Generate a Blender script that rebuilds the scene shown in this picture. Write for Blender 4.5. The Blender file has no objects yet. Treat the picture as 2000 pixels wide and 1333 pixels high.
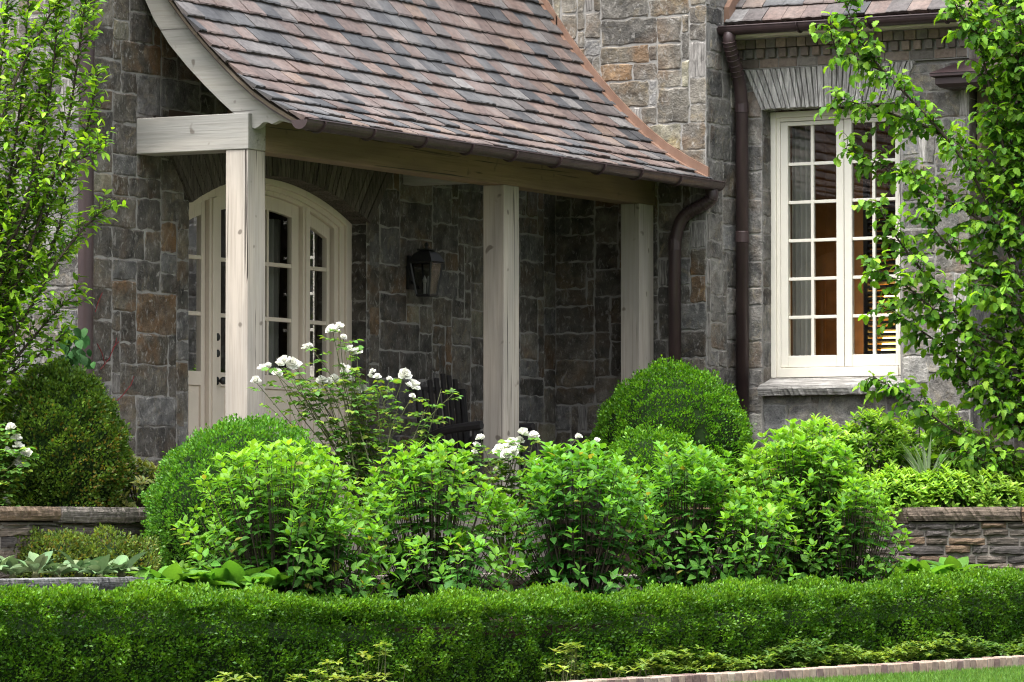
import bpy, bmesh, math
import numpy as np
from mathutils import Vector, Matrix
sc = bpy.context.scene
COL = sc.collection
rng = np.random.default_rng(7)
rad = math.radians

# ------------------------------------------------------------------ camera, sky, sun, exposure
# house frame: x = out of the door wall, y = along the porch (away), z = up; z 0 = porch floor
FPX = 8650.0
YAW, PITCH = rad(29.1), math.atan(364 / FPX)
CAM = np.array([18.50, -27.47, -0.12])
fh = np.array([-math.sin(YAW), math.cos(YAW), 0.0])
RT = np.array([math.cos(YAW), math.sin(YAW), 0.0])
FW = fh * math.cos(PITCH) + np.array([0, 0, 1.0]) * math.sin(PITCH)
UP = -fh * math.sin(PITCH) + np.array([0, 0, 1.0]) * math.cos(PITCH)
cd = bpy.data.cameras.new('camera')
cd.sensor_width = 36.0
cd.lens = FPX / 2000 * 36
cd.clip_start, cd.clip_end = 0.5, 2000
cam = bpy.data.objects.new('camera', cd)
COL.objects.link(cam)
cam.matrix_world = Matrix([[RT[i], UP[i], -FW[i], CAM[i]] for i in range(3)] + [[0, 0, 0, 1]])
sc.camera = cam

SUN_EL, SUN_AZ = rad(72), rad(196)        # high soft sun behind the viewer's left shoulder
w = bpy.data.worlds.new('World'); sc.world = w; w.use_nodes = True
nt = w.node_tree; nt.nodes.clear()
sky = nt.nodes.new('ShaderNodeTexSky'); sky.sky_type = 'NISHITA'; sky.sun_disc = False
sky.sun_elevation = SUN_EL; sky.sun_rotation = SUN_AZ
sky.dust_density = 3.0; sky.air_density = 1.0
hs = nt.nodes.new('ShaderNodeHueSaturation'); hs.inputs['Saturation'].default_value = 0.22
bg = nt.nodes.new('ShaderNodeBackground'); bg.inputs['Strength'].default_value = 0.15
wo = nt.nodes.new('ShaderNodeOutputWorld')
# overcast sky: brighter overhead than at the horizon
tcw = nt.nodes.new('ShaderNodeTexCoord'); sx = nt.nodes.new('ShaderNodeSeparateXYZ'); mr = nt.nodes.new('ShaderNodeMapRange')
for k_, v_ in ((1, -.05), (2, 1.0), (3, .22), (4, 1.9)): mr.inputs[k_].default_value = v_
nt.links.new(tcw.outputs['Generated'], sx.inputs[0]); nt.links.new(sx.outputs['Z'], mr.inputs[0]); nt.links.new(mr.outputs[0], hs.inputs['Value'])
nt.links.new(sky.outputs[0], hs.inputs['Color']); nt.links.new(hs.outputs[0], bg.inputs['Color'])
nt.links.new(bg.outputs[0], wo.inputs['Surface'])
sl = bpy.data.lights.new('sun', 'SUN'); sl.energy = 1.4; sl.angle = rad(24); sl.color = (1.0, 0.96, 0.9)
so = bpy.data.objects.new('sun', sl); COL.objects.link(so)
sd = Vector((math.sin(SUN_AZ) * math.cos(SUN_EL), math.cos(SUN_AZ) * math.cos(SUN_EL), math.sin(SUN_EL)))
so.rotation_euler = sd.to_track_quat('Z', 'Y').to_euler()
sc.view_settings.view_transform = 'Standard'
sc.view_settings.look = 'None'
sc.view_settings.exposure = 1.8
sc.view_settings.gamma = 1.0
sc.cycles.use_denoising = True
sc.cycles.max_bounces = 8
sc.cycles.filter_width = 1.15
sc.cycles.transparent_max_bounces = 12
sc.cycles.caustics_reflective = False
sc.cycles.caustics_refractive = False

# ------------------------------------------------------------------ helpers
def ray(px, py):
    return FW + RT * (px - 1000) / FPX - UP * (py - 666.5) / FPX
def on(px, py, ax, val):
    d = ray(px, py); return CAM + d * ((val - CAM[ax]) / d[ax])
def onv(px, py, v): return on(px, py, 0, v)
def onu(px, py, u): return on(px, py, 1, u)
def atd(px, py, Z):
    d = ray(px, py); return CAM + d * (Z / (d @ fh))
def nrm(a):
    a = np.asarray(a, float); return a / (np.linalg.norm(a, axis=-1, keepdims=True) + 1e-9)

def tag(o, label=None, cat=None, group=None, kind=None):
    if label: o['label'] = label
    if cat: o['category'] = cat
    if group: o['group'] = group
    if kind: o['kind'] = kind
    return o
def thing(name, loc, label, cat, group=None):
    o = bpy.data.objects.new(name, None); COL.objects.link(o)
    o.empty_display_size = 0.2
    o.location = [float(c) for c in loc]
    return tag(o, label, cat, group)
def adopt(o, parent):
    if parent is None: return o
    o.parent = parent
    loc = Vector(parent.location) if parent.type == 'EMPTY' else Vector((0, 0, 0))
    o.matrix_parent_inverse = Matrix.Translation(-loc)
    return o

class MB:
    """collects faces with a colour per vertex and a material slot per face, then links ONE object"""
    def __init__(s): s.V = []; s.F = []; s.M = []; s.C = []
    def add(s, V, F, col=(1, 1, 1, 0), m=0):
        b = len(s.V); s.V += [tuple(float(c) for c in v) for v in V]
        s.C += col if isinstance(col, list) else [tuple(col)] * len(V)
        s.F += [[b + i for i in f] for f in F]; s.M += [m] * len(F)
    def box(s, lo, hi, col=(1, 1, 1, 0), m=0):
        x0, y0, z0 = lo; x1, y1, z1 = hi
        s.add([(x0, y0, z0), (x1, y0, z0), (x1, y1, z0), (x0, y1, z0), (x0, y0, z1), (x1, y0, z1), (x1, y1, z1), (x0, y1, z1)],
              [(0, 3, 2, 1), (4, 5, 6, 7), (0, 1, 5, 4), (1, 2, 6, 5), (2, 3, 7, 6), (3, 0, 4, 7)], col, m)
    def prism(s, P, ext, col=(1, 1, 1, 0), m=0):
        n = len(P); P = [np.array(p, float) for p in P]; e = np.array(ext, float)
        s.add([*P, *[p + e for p in P]], [tuple(range(n))[::-1], tuple(range(n, 2 * n))] +
              [(i, (i + 1) % n, n + (i + 1) % n, n + i) for i in range(n)], col, m)
    def bar(s, a, b, wx, wy, up=(0, 0, 1), col=(1, 1, 1, 0), m=0):
        a = np.array(a, float); b = np.array(b, float); d = nrm(b - a); x = nrm(np.cross(d, up)); y = np.cross(x, d)
        q = [x * wx / 2 * i + y * wy / 2 * j for i, j in ((-1, -1), (1, -1), (1, 1), (-1, 1))]
        s.prism([a + c for c in q], b - a, col, m)
    def tube(s, path, r, n=8, col=(1, 1, 1, 0), m=0, cap=True):
        P = np.array(path, float); k = len(P)
        rr = np.broadcast_to(np.array(r, float), (k,))
        T = np.gradient(P, axis=0); T = nrm(T)
        ref = np.array([0, 0, 1.0]) if abs(T[0][2]) < 0.9 else np.array([1.0, 0, 0])
        x = nrm(np.cross(T[0], ref)); V = []
        for i in range(k):
            x = nrm(x - T[i] * (x @ T[i])); y = np.cross(T[i], x)
            for j in range(n):
                a = 2 * math.pi * j / n; V.append(P[i] + (x * math.cos(a) + y * math.sin(a)) * rr[i])
        F = [(i * n + j, i * n + (j + 1) % n, (i + 1) * n + (j + 1) % n, (i + 1) * n + j) for i in range(k - 1) for j in range(n)]
        if cap: F += [tuple(range(n))[::-1], tuple(range((k - 1) * n, k * n))]
        s.add(V, F, col, m)
    def lathe(s, prof, c, n=12, col=(1, 1, 1, 0), m=0, ax=(0, 0, 1)):
        ax = nrm(ax); x = nrm(np.cross(ax, (0.3, 0.9, 0.21))); y = np.cross(ax, x); c = np.array(c, float); V = []
        for r, h in prof:
            for j in range(n):
                a = 2 * math.pi * j / n; V.append(c + ax * h + (x * math.cos(a) + y * math.sin(a)) * r)
        k = len(prof)
        s.add(V, [(i * n + j, i * n + (j + 1) % n, (i + 1) * n + (j + 1) % n, (i + 1) * n + j) for i in range(k - 1) for j in range(n)] +
              [tuple(range(n))[::-1], tuple(range((k - 1) * n, k * n))], col, m)
    def build(s, name, mats, parent=None, smooth=False, bevel=0.0, recalc=True):
        me = bpy.data.meshes.new(name)
        me.from_pydata(s.V, [], s.F)
        mats = mats if isinstance(mats, (list, tuple)) else [mats]
        for mm in mats: me.materials.append(mm)
        me.polygons.foreach_set('material_index', s.M)
        a = me.attributes.new('tint', 'FLOAT_COLOR', 'POINT')
        a.data.foreach_set('color', np.array(s.C, 'f').ravel())
        if recalc:
            bm = bmesh.new(); bm.from_mesh(me); bmesh.ops.recalc_face_normals(bm, faces=bm.faces); bm.to_mesh(me); bm.free()
        if smooth: me.polygons.foreach_set('use_smooth', [True] * len(me.polygons))
        o = bpy.data.objects.new(name, me); COL.objects.link(o)
        if bevel:
            b = o.modifiers.new('bevel', 'BEVEL'); b.width = bevel; b.segments = 2; b.limit_method = 'ANGLE'
        return adopt(o, parent)

def mesh_np(name, V, F, C, mat, parent=None, smooth=False):
    V = np.ascontiguousarray(V, 'f'); F = np.ascontiguousarray(F, 'i'); n, k = F.shape
    me = bpy.data.meshes.new(name)
    me.vertices.add(len(V)); me.vertices.foreach_set('co', V.ravel())
    me.loops.add(n * k); me.loops.foreach_set('vertex_index', F.ravel())
    me.polygons.add(n); me.polygons.foreach_set('loop_start', np.arange(0, n * k, k, dtype='i'))
    me.update(calc_edges=True)
    a = me.attributes.new('tint', 'FLOAT_COLOR', 'POINT'); a.data.foreach_set('color', np.ascontiguousarray(C, 'f').ravel())
    if smooth: me.polygons.foreach_set('use_smooth', np.ones(n, bool))
    me.materials.append(mat); me.validate()
    o = bpy.data.objects.new(name, me); COL.objects.link(o)
    return adopt(o, parent)

# ------------------------------------------------------------------ materials
class NT:
    def __init__(s, name):
        s.m = bpy.data.materials.new(name); s.m.use_nodes = True; s.t = s.m.node_tree; s.t.nodes.clear()
        s.out = s.n('ShaderNodeOutputMaterial')
    def n(s, typ, **kw):
        x = s.t.nodes.new(typ)
        for k, v in kw.items():
            if k.startswith('_'): setattr(x, k[1:], v)
            else:
                k2 = int(k[1:]) if k[0] == 'i' and k[1:].isdigit() else k.replace('_', ' ')
                s.set(x, k2, v)
        return x
    def set(s, x, k, v):
        i = x.inputs[k]
        if isinstance(v, bpy.types.NodeSocket): s.t.links.new(v, i)
        elif isinstance(v, bpy.types.Node): s.t.links.new(v.outputs[0], i)
        else: i.default_value = v
    def co(s, scale=(1, 1, 1)):
        tc = s.n('ShaderNodeTexCoord'); return s.n('ShaderNodeMapping', Vector=tc.outputs['Object'], Scale=scale)
    def noise(s, vec, scale, detail=4, rough=0.55, dist=0.0):
        return s.n('ShaderNodeTexNoise', Vector=vec, Scale=scale, Detail=detail, Roughness=rough, Distortion=dist)
    def ramp(s, f, a, b, c0=0.0, c1=1.0):
        return s.n('ShaderNodeMapRange', i0=f, i1=a, i2=b, i3=c0, i4=c1)
    def mix(s, f, a, b, mode='MIX'):
        x = s.t.nodes.new('ShaderNodeMix'); x.data_type = 'RGBA'; x.blend_type = mode
        s.set(x, 0, f); s.set(x, 6, a); s.set(x, 7, b)
        return x.outputs[2]
    def math(s, op, a, b=0.0):
        x = s.t.nodes.new('ShaderNodeMath'); x.operation = op; s.set(x, 0, a); s.set(x, 1, b); return x.outputs[0]
    def attr(s):
        return s.n('ShaderNodeAttribute', _attribute_name='tint')
    def bump(s, h, strength, dist):
        return s.n('ShaderNodeBump', Height=h, Strength=strength, Distance=dist).outputs[0]
    def pbr(s, color, rough=0.7, metal=0.0, spec=0.4, normal=None):
        p = s.n('ShaderNodeBsdfPrincipled', Base_Color=color, Roughness=rough, Metallic=metal)
        p.inputs['Specular IOR Level'].default_value = spec
        if normal is not None: s.set(p, 'Normal', normal)
        return p
    def fin(s, sh):
        s.set(s.out, 'Surface', sh); return s.m
def g(v): return (v, v, v, 1)

def stone_mat(name, bumpd=0.022):
    t = NT(name); a = t.attr(); c = t.co()
    n1 = t.noise(c, 7, 8, 0.62); n2 = t.noise(c, 2.7, 5, 0.6, 0.6); n3 = t.noise(t.co((24, 24, 13)), 1.0, 6, 0.65, 1.0)
    n4 = t.noise(c, 42, 4, 0.6)
    base = t.mix(1.0, a.outputs['Color'], t.n('ShaderNodeCombineColor', Red=t.ramp(n1, .3, .7, .42, 1.7), Green=t.ramp(n1, .3, .7, .42, 1.66), Blue=t.ramp(n1, .3, .7, .44, 1.62)), 'MULTIPLY')
    rust = t.math('MULTIPLY', t.ramp(n2, .48, .66), t.math('ADD', t.math('MULTIPLY', a.outputs['Alpha'], .9), .05))
    base = t.mix(rust, base, (.165, .088, .036, 1))
    n5 = t.noise(c, 5.5, 7, .7, 1.0); n6 = t.noise(c, 110, 3, .7)
    base = t.mix(t.ramp(n5, .54, .70, 0, .6), base, t.mix(1.0, a.outputs['Color'], (2.3, 2.0, 1.45, 1), 'MULTIPLY'))
    base = t.mix(t.ramp(n6, .35, .65, .0, .45), base, t.mix(1.0, base, (.35, .34, .34, 1), 'MULTIPLY'))
    wh = t.math('MULTIPLY', t.ramp(n3, .55, .67), .48)
    base = t.mix(wh, base, (.36, .345, .32, 1))
    base = t.mix(t.math('MULTIPLY', t.ramp(n4, .55, .7), .35), base, (.02, .018, .017, 1))
    h = t.math('ADD', t.math('MULTIPLY', n1, 1.0), t.math('MULTIPLY', n4, .35))
    return t.fin(t.pbr(base, t.ramp(n1, .3, .7, .9, .65), 0, .35, t.bump(h, 1.0, bumpd)))
def striated_mat(name, sc3):
    t = NT(name); a = t.attr(); c = t.co()
    n1 = t.noise(t.co(sc3), 1.0, 7, .7, .3); n2 = t.noise(c, 6, 4)
    base = t.mix(t.ramp(n1, .35, .66), t.mix(1.0, a.outputs['Color'], g(.30), 'MULTIPLY'), t.mix(1.0, a.outputs['Color'], g(1.7), 'MULTIPLY'))
    base = t.mix(t.ramp(n2, .4, .75, 0, .35), base, (.09, .075, .06, 1))
    return t.fin(t.pbr(base, .85, 0, .3, t.bump(n1, .9, .02)))
def mortar_mat(name, col):
    t = NT(name); c = t.co(); n1 = t.noise(c, 4, 5); n2 = t.noise(c, 60, 5, .7)
    base = t.mix(t.ramp(n1, .3, .7), tuple(x * .62 for x in col[:3]) + (1,), col)
    base = t.mix(t.ramp(n2, .35, .7, 0, .5), base, tuple(x * .55 for x in col[:3]) + (1,))
    return t.fin(t.pbr(base, .95, 0, .2, t.bump(n2, .8, .006)))
def wood_mat(name, axis, c1, c2, crack=1.0):
    t = NT(name)
    s = [17.0, 17.0, 17.0]; s[axis] = .85
    s2 = [55.0, 55.0, 55.0]; s2[axis] = 1.7
    s3 = [3.0, 3.0, 3.0]; s3[axis] = .7
    s4 = [30.0, 30.0, 30.0]; s4[axis] = .45
    n1 = t.noise(t.co(s), 1, 6, .65, .8); n2 = t.noise(t.co(s2), 1, 4, .6, .5); n3 = t.noise(t.co(s3), 1, 3); n4 = t.noise(t.co(s4), 1, 3, .5, 1.2)
    base = t.mix(t.ramp(n1, .28, .72), c1, c2)
    base = t.mix(t.ramp(n3, .38, .62, 0, .75), base, tuple(np.array(c1[:3]) * np.array((.70, .76, .82))) + (1,))
    base = t.mix(t.ramp(n2, .48, .70, 0, .45), base, tuple(np.array(c1[:3]) * .55) + (1,))
    cr = t.ramp(n4, .655, .685, 0, crack)
    base = t.mix(cr, base, (.05, .042, .035, 1))
    kn = t.ramp(t.noise(t.co((9, 9, 9)), 1, 1), .70, .76, 0, .7)
    base = t.mix(kn, base, (.09, .07, .055, 1))
    h = t.math('SUBTRACT', t.math('ADD', n1, t.math('MULTIPLY', n2, .5)), t.math('MULTIPLY', cr, 1.5))
    return t.fin(t.pbr(base, .8, 0, .25, t.bump(h, .5, .006)))
def metal_mat(name, c1, c2, rough, metal, spec=.5):
    t = NT(name); n1 = t.noise(t.co((1, 1, .35)), 9, 5, .6); n2 = t.noise(t.co(), 60, 3)
    base = t.mix(t.ramp(n1, .35, .7), c1, c2)
    return t.fin(t.pbr(base, t.ramp(n2, .3, .7, rough - .08, rough + .12), metal, spec, t.bump(n1, .12, .006)))
def leaf_mat(name, trans=.36, rough=.55, spec=.2, tc=(1.7, 1.6, .6)):
    t = NT(name); a = t.attr(); n = t.noise(t.co(), 45, 2)
    c = t.mix(t.ramp(n, .3, .7, 0, .35), a.outputs['Color'], t.mix(1.0, a.outputs['Color'], (.62, .68, .55, 1), 'MULTIPLY'))
    p = t.pbr(c, rough, 0, spec)
    tr = t.n('ShaderNodeBsdfTranslucent', Color=t.mix(1.0, c, (*tc, 1), 'MULTIPLY'))
    m = t.n('ShaderNodeMixShader', i0=trans, i1=p.outputs[0], i2=tr.outputs[0])
    return t.fin(m)
def tint_mat(name, rough=.8, spec=.3, nscale=20, var=.35, bumpd=.004, streak=None):
    t = NT(name); a = t.attr(); c = t.co(streak or (1, 1, 1)); n1 = t.noise(c, nscale, 6, .65); n2 = t.noise(t.co(), 2.2, 4)
    base = t.mix(1.0, a.outputs['Color'], t.n('ShaderNodeCombineColor', Red=t.ramp(n1, .3, .7, 1 - var, 1 + var), Green=t.ramp(n1, .3, .7, 1 - var, 1 + var), Blue=t.ramp(n1, .3, .7, 1 - var, 1 + var)), 'MULTIPLY')
    base = t.mix(t.ramp(n2, .45, .75, 0, .22), base, (.3, .29, .28, 1))
    return t.fin(t.pbr(base, rough, 0, spec, t.bump(n1, .6, bumpd)))
def plain(name, c, rough=.6, metal=0, spec=.4, nscale=25, var=.12):
    t = NT(name); n1 = t.noise(t.co(), nscale, 4)
    c2 = tuple(x * (1 - var) for x in c[:3]) + (1,)
    return t.fin(t.pbr(t.mix(t.ramp(n1, .35, .65), c2, tuple(c[:3]) + (1,)), rough, metal, spec))
def glass_mat(name, k=.8, ro=.015, tr_=1.0):
    t = NT(name)
    fr = t.n('ShaderNodeFresnel', IOR=1.6)
    tr = t.n('ShaderNodeBsdfTransparent', Color=(.86 * tr_, .88 * tr_, .86 * tr_, 1)); gl = t.n('ShaderNodeBsdfGlossy', Color=(1, 1, 1, 1), Roughness=ro)
    f = t.math('ADD', t.math('MULTIPLY', fr, k), .015 * k)
    return t.fin(t.n('ShaderNodeMixShader', i0=f, i1=tr, i2=gl))
def petal_mat():
    t = NT('petal'); p = t.pbr((.80, .79, .74, 1), .6, 0, .2); tr = t.n('ShaderNodeBsdfTranslucent', Color=(.70, .71, .62, 1))
    return t.fin(t.n('ShaderNodeMixShader', i0=.35, i1=p.outputs[0], i2=tr.outputs[0]))
def emit(name, c, s):
    t = NT(name); return t.fin(t.n('ShaderNodeEmission', Color=c, Strength=s))

M = dict(
    stone=stone_mat('house_stone'), mortar=mortar_mat('mortar', (.33, .315, .295, 1)),
    striated_v=striated_mat('split_stone', (70, 70, 5)), strata=striated_mat('bedded_stone', (4, 4, 95)),
    bed_mortar=mortar_mat('bed_mortar', (.24, .215, .19, 1)),
    wood_z=wood_mat('oak_upright', 2, (.42, .36, .30, 1), (.54, .48, .415, 1)),
    wood_y=wood_mat('oak_along', 1, (.215, .145, .09, 1), (.28, .20, .13, 1)),  # darker than the post oak: eave shade on the header painted in
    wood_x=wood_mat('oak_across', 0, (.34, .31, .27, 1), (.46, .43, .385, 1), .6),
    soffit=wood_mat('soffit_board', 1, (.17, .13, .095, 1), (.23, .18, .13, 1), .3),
    gutter=metal_mat('brown_gutter', (.034, .021, .022, 1), (.056, .034, .034, 1), .42, .15),
    copper=metal_mat('new_copper', (.185, .108, .075, 1), (.25, .155, .112, 1), .42, .3),
    paint=plain('cream_paint', (.64, .555, .46), .45, 0, .4, 6, .06),
    paint2=plain('window_paint', (.74, .70, .61), .45, 0, .4, 6, .05),
    black=plain('black_iron', (.012, .012, .012), .5, 0, .5),
    dark_wood=plain('dark_stained_wood', (.013, .011, .012), .65, 0, .35, 30, .4),
    glass=glass_mat('glass'), lantern_glass=glass_mat('lantern_glass', .08, .3, .6), door_glass=glass_mat('door_glass', .42), tile=tint_mat('clay_tile', .72, .35, 26, .42, .006, (1, 1, 1)),
    brick=tint_mat('brick_face', .85, .3, 30, .3, .004),
    leaf=leaf_mat('leaf'), leaf_gloss=leaf_mat('glossy_leaf', .30, .42, .26), leaf_matt=leaf_mat('soft_leaf', .2, .75, .2, (1, 1, .9)),
    bark=plain('bark', (.075, .058, .045), .9, 0, .2, 60, .5), twig=plain('green_twig', (.10, .11, .045), .7, 0, .3, 40, .3),
    petal=petal_mat(), soil=plain('soil', (.045, .032, .022), .95, 0, .1, 30, .5),
    core=plain('dark_inner_core', (.012, .027, .006), .95, 0, .1, 30, .5),  # near-black green, stands in for the shade deep inside clipped foliage
    paving=plain('paving', (.28, .25, .22), .9, 0, .2, 5, .3), lawn=plain('turf', (.065, .08, .042), .95, 0, .1, 12, .4),
    linen=plain('linen', (.40, .385, .355), .9, 0, .1, 3, .2), brown_cloth=plain('brown_drape', (.10, .055, .03), .9, 0, .1, 4, .3),
    room=plain('room_wall', (.13, .095, .07), .9, 0, .1, 3, .2), panel=plain('wood_panel', (.30, .15, .055), .6, 0, .3, 5, .4),
    white=plain('candle_white', (.75, .73, .68), .6), red=plain('red_stem', (.16, .018, .02), .7, 0, .3, 40, .3),
    lamp=emit('lamp_glow', (1, .58, .14, 1), 7.5),
)
BLACK = (0, 0, 0, 0)

# ------------------------------------------------------------------ stone walling
STONES = [((.066, .058, .051), 5, .4), ((.050, .046, .042), 4, .2), ((.088, .079, .068), 4, .5), ((.080, .068, .054), 3, .8),
          ((.118, .106, .092), 2, .4), ((.110, .073, .045), 1.0, .9), ((.150, .138, .105), .6, .5), ((.102, .099, .100), 3, .1)]
sw = np.array([s[1] for s in STONES]); sw = sw / sw.sum()
def stone_col(light=1.0, r=rng):
    k = r.choice(len(STONES), p=sw); c = np.array(STONES[k][0]) * np.array((.97, 1.0, .97)) * light * r.uniform(.8, 1.25)
    return (*c, STONES[k][2] * r.uniform(.3, 1.2))
def wall(name, org, ax, nor, L, z0, z1, parent, hole=None, seed=1, cell=.078, light=1.0, top=None, hmax=4, wmax=7, quoin=(False, False), grey=0.0):  # light: stone colour factor per wall, porch shade and brighter open faces painted in
    r = np.random.default_rng(seed)
    org = np.array(org, float); ax = np.array(ax, float); nor = np.array(nor, float); zz = np.array([0, 0, 1.0])
    cell_a = .108 if abs(ax[1]) > .5 and L > 1 else cell
    na = max(1, round(L / cell_a)); nz = max(1, round((z1 - z0) / cell)); ca = L / na; cz = (z1 - z0) / nz
    occ = np.zeros((na, nz), bool)
    for i in range(na):
        for j in range(nz):
            a, z = (i + .5) * ca, z0 + (j + .5) * cz
            if (hole and hole(a, z)) or (top and z > top(a) + cz): occ[i, j] = True
    mb = MB()
    P = lambda a, z, d: org + ax * a + nor * d + zz * (z - org[2])
    for i in range(na):          # mortar sheet, one strip of cells per column
        j = 0
        while j < nz:
            if occ[i, j]: j += 1; continue
            k = j
            while k < nz and not occ[i, k]: k += 1
            mb.add([P(i * ca, z0 + j * cz, 0), P((i + 1) * ca, z0 + j * cz, 0), P((i + 1) * ca, z0 + k * cz, 0), P(i * ca, z0 + k * cz, 0)], [(0, 1, 2, 3)], (1, 1, 1, 0), 1)
            j = k
    fill = occ.copy()
    for j in range(nz):
        for i in range(na):
            if fill[i, j]: continue
            ww = int(r.integers(3, wmax + 1)); hh = int(r.choice([2, 3, 3, 3, 4][:hmax + 1])); m = 0
            if hmax <= 2: hh = int(r.integers(1, hmax + 1))
            if r.random() < (.03 if abs(ax[1]) > .5 else .08): ww = 1; m = 2
            elif r.random() < .12: ww = 2; hh = min(hh, 2)
            if (quoin[0] and i == 0) or (quoin[1] and i >= na - 2):
                if r.random() < .55: ww = 1; m = 2; hh = max(hh, 3)
            k = 0
            while k < ww and i + k < na and not fill[i + k, j]: k += 1
            if na - (i + k) == 1 and not fill[na - 1, j] and r.random() < .7: k += 1
            ww = k
            k = 0
            while k < hh and j + k < nz and not fill[i:i + ww, j + k].any(): k += 1
            hh = k
            fill[i:i + ww, j:j + hh] = True
            e = .0052
            a0, a1 = i * ca + e * r.uniform(.6, 1.5), (i + ww) * ca - e * r.uniform(.6, 1.5)
            b0, b1 = z0 + j * cz + e * r.uniform(.6, 1.5), z0 + (j + hh) * cz - e * r.uniform(.6, 1.5)
            nx, ny = max(3, ww + 2), max(3, hh + 2)
            pro = r.uniform(.003, .010); ja = .010; V = []; tl, tb = r.uniform(-.004, .004, 2)
            for y in range(ny + 1):
                for x in range(nx + 1):
                    s_, t_ = x / nx, y / ny; ed = (x in (0, nx)) or (y in (0, ny))
                    da, db = r.uniform(-ja, ja, 2) if ed else (0, 0)
                    rd = .003
                    if (x in (0, nx)) and (y in (0, ny)): da += rd * (1 if x == 0 else -1); db += rd * (1 if y == 0 else -1)
                    d = (.0012 if ed else pro + r.uniform(-.0025, .0025) + tl * (s_ - .5) + tb * (t_ - .5))
                    V.append(P(a0 + (a1 - a0) * (s_ if ed else .5 + (s_ - .5) * 1.0) + da, b0 + (b1 - b0) * t_ + db, d))
            # pull the first inner ring outwards so the arris is tight
            def q(x, y): return y * (nx + 1) + x
            for y in range(1, ny):
                for x in range(1, nx):
                    p = V[q(x, y)]
                    if x == 1: p = p + (V[q(0, y)] - p) * .72 * (1 - abs(np.dot(nor, nor)) * 0) + nor * np.dot(p - V[q(0, y)], nor) * .72
                    if x == nx - 1: p = p + (V[q(nx, y)] - p) * .72 + nor * np.dot(p - V[q(nx, y)], nor) * .72
                    if y == 1: p = p + (V[q(x, 0)] - p) * np.array([0, 0, .72])
                    if y == ny - 1: p = p + (V[q(x, ny)] - p) * np.array([0, 0, .72])
                    V[q(x, y)] = p
            c = stone_col(light, r); lm = sum(c[:3]) / 3; c = (*[v_ * (1 - grey) + lm * k_ * grey for v_, k_ in zip(c[:3], (.98, 1.0, 1.01))], c[3] * (1 - .6 * grey))
            if m == 2: c = tuple(np.array((.17, .16, .15)) * light * r.uniform(.7, 1.3)) + (0,)
            if m == 0:     # lime-smeared, worn arrises are paler than the face
                pale = np.array((.24, .225, .205)) * (.65 + .35 * light); cc = []
                for y in range(ny + 1):
                    for x in range(nx + 1):
                        ed = (x in (0, nx)) or (y in (0, ny)); kk = (.42 * r.uniform(.2, 1.3) if ed else .12 * max(0, r.normal()))
                        cc.append((*(np.array(c[:3]) * (1 - kk) + pale * kk), c[3]))
                c = cc
            mb.add(V, [(q(x, y), q(x + 1, y), q(x + 1, y + 1), q(x, y + 1)) for y in range(ny) for x in range(nx)], c, m)
    return mb.build(name, [M['stone'], M['mortar'], M['striated_v']], parent, recalc=False)

UT, UW, VT, VP = 6.551, 7.169, 1.477, 0.988
house = thing('stone_house', (0, 3, 0), 'dark fieldstone house with tiled porch roof, cream door and casement window', 'house')

# door opening: a segmental arch
DL, DR, SPR, RISE = 0.706, 3.363, 2.347, 0.288
DC = (DL + DR) / 2; DH = (DR - DL) / 2; AR = (DH * DH + RISE * RISE) / (2 * RISE); AZ = SPR + RISE - AR
def arch_z(u, off=0.0):
    q = (AR - off) ** 2 - (u - DC) ** 2
    return AZ + math.sqrt(max(q, .01))
def door_hole(a, z):
    u = a + U0
    return DL - .02 < u < DR + .02 and z < arch_z(u) + .12 or (z > SPR + .12 and z < 3.02 and DL - .3 * (z - SPR) / .35 * .6 + .07 < u < DR + .42 * (z - SPR) / .35 * .6 - .07)
U0 = -0.64
PROF = [(-1.5, 6.35), (-.6, 5.10), (-.12, 4.45), (.17, 4.03), (.46, 3.67), (.70, 3.42), (1.02, 3.13), (1.26, 2.975), (1.52, 2.84)]
def roof_z(v): return float(np.interp(v, [p[0] for p in PROF], [p[1] for p in PROF]))
wall('wall', (0, U0, -.3), (0, 1, 0), (1, 0, 0), UT - U0, -.3, 4.2, house, door_hole, 11, light=.98, wmax=6)
wall('wall', (0, U0, 4.2), (0, 1, 0), (1, 0, 0), .66, 4.2, 6.0, house, None, 12)
wall('wall', (-3, U0, -.3), (1, 0, 0), (0, -1, 0), 3.0, -.3, 6.0, house, None, 13, light=1.35, grey=.6, quoin=(False, True))
def tower_hole(a, z): return False
wall('wall', (0, UT, -.3), (1, 0, 0), (0, -1, 0), VT, -.3, 2.9, house, None, 14, light=1.1, quoin=(False, True))  # under the porch roof: shade put into a darker stone colour than above
wall('wall', (-1.6, UT, 2.9), (1, 0, 0), (0, -1, 0), VT + 1.6, 2.9, 6.4, house, lambda a, z: z < roof_z(a - 1.6) - .25, 15, light=1.6, quoin=(False, True))
wall('wall', (VT, UT, -.3), (0, 1, 0), (1, 0, 0), UW - UT, -.3, 6.4, house, None, 16, light=1.5, grey=.6, quoin=(True, False))
WX0, WX1, WZ0, WZ1 = 1.716, 3.018, 1.175, 3.515      # window opening in the window wall
VE = 3.66
def win_hole(a, z):
    v = a + VT; k = (z - WZ1) / .345
    return (WX0 < v < WX1 and WZ0 - .06 < z < WZ1) or (0 <= k <= 1 and WX0 - .15 * k + .05 < v < WX1 + .15 * k - .05) or z > 3.87
wall('wall', (VT, UW, -.3), (1, 0, 0), (0, -1, 0), VE - VT, -.3, 4.3, house, win_hole, 17, light=2.3, grey=.6, quoin=(False, True))
wall('wall', (VE, UW, -.3), (0, 1, 0), (1, 0, 0), 1.25, -.3, 5.0, house, None, 18, light=1.1)
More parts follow.
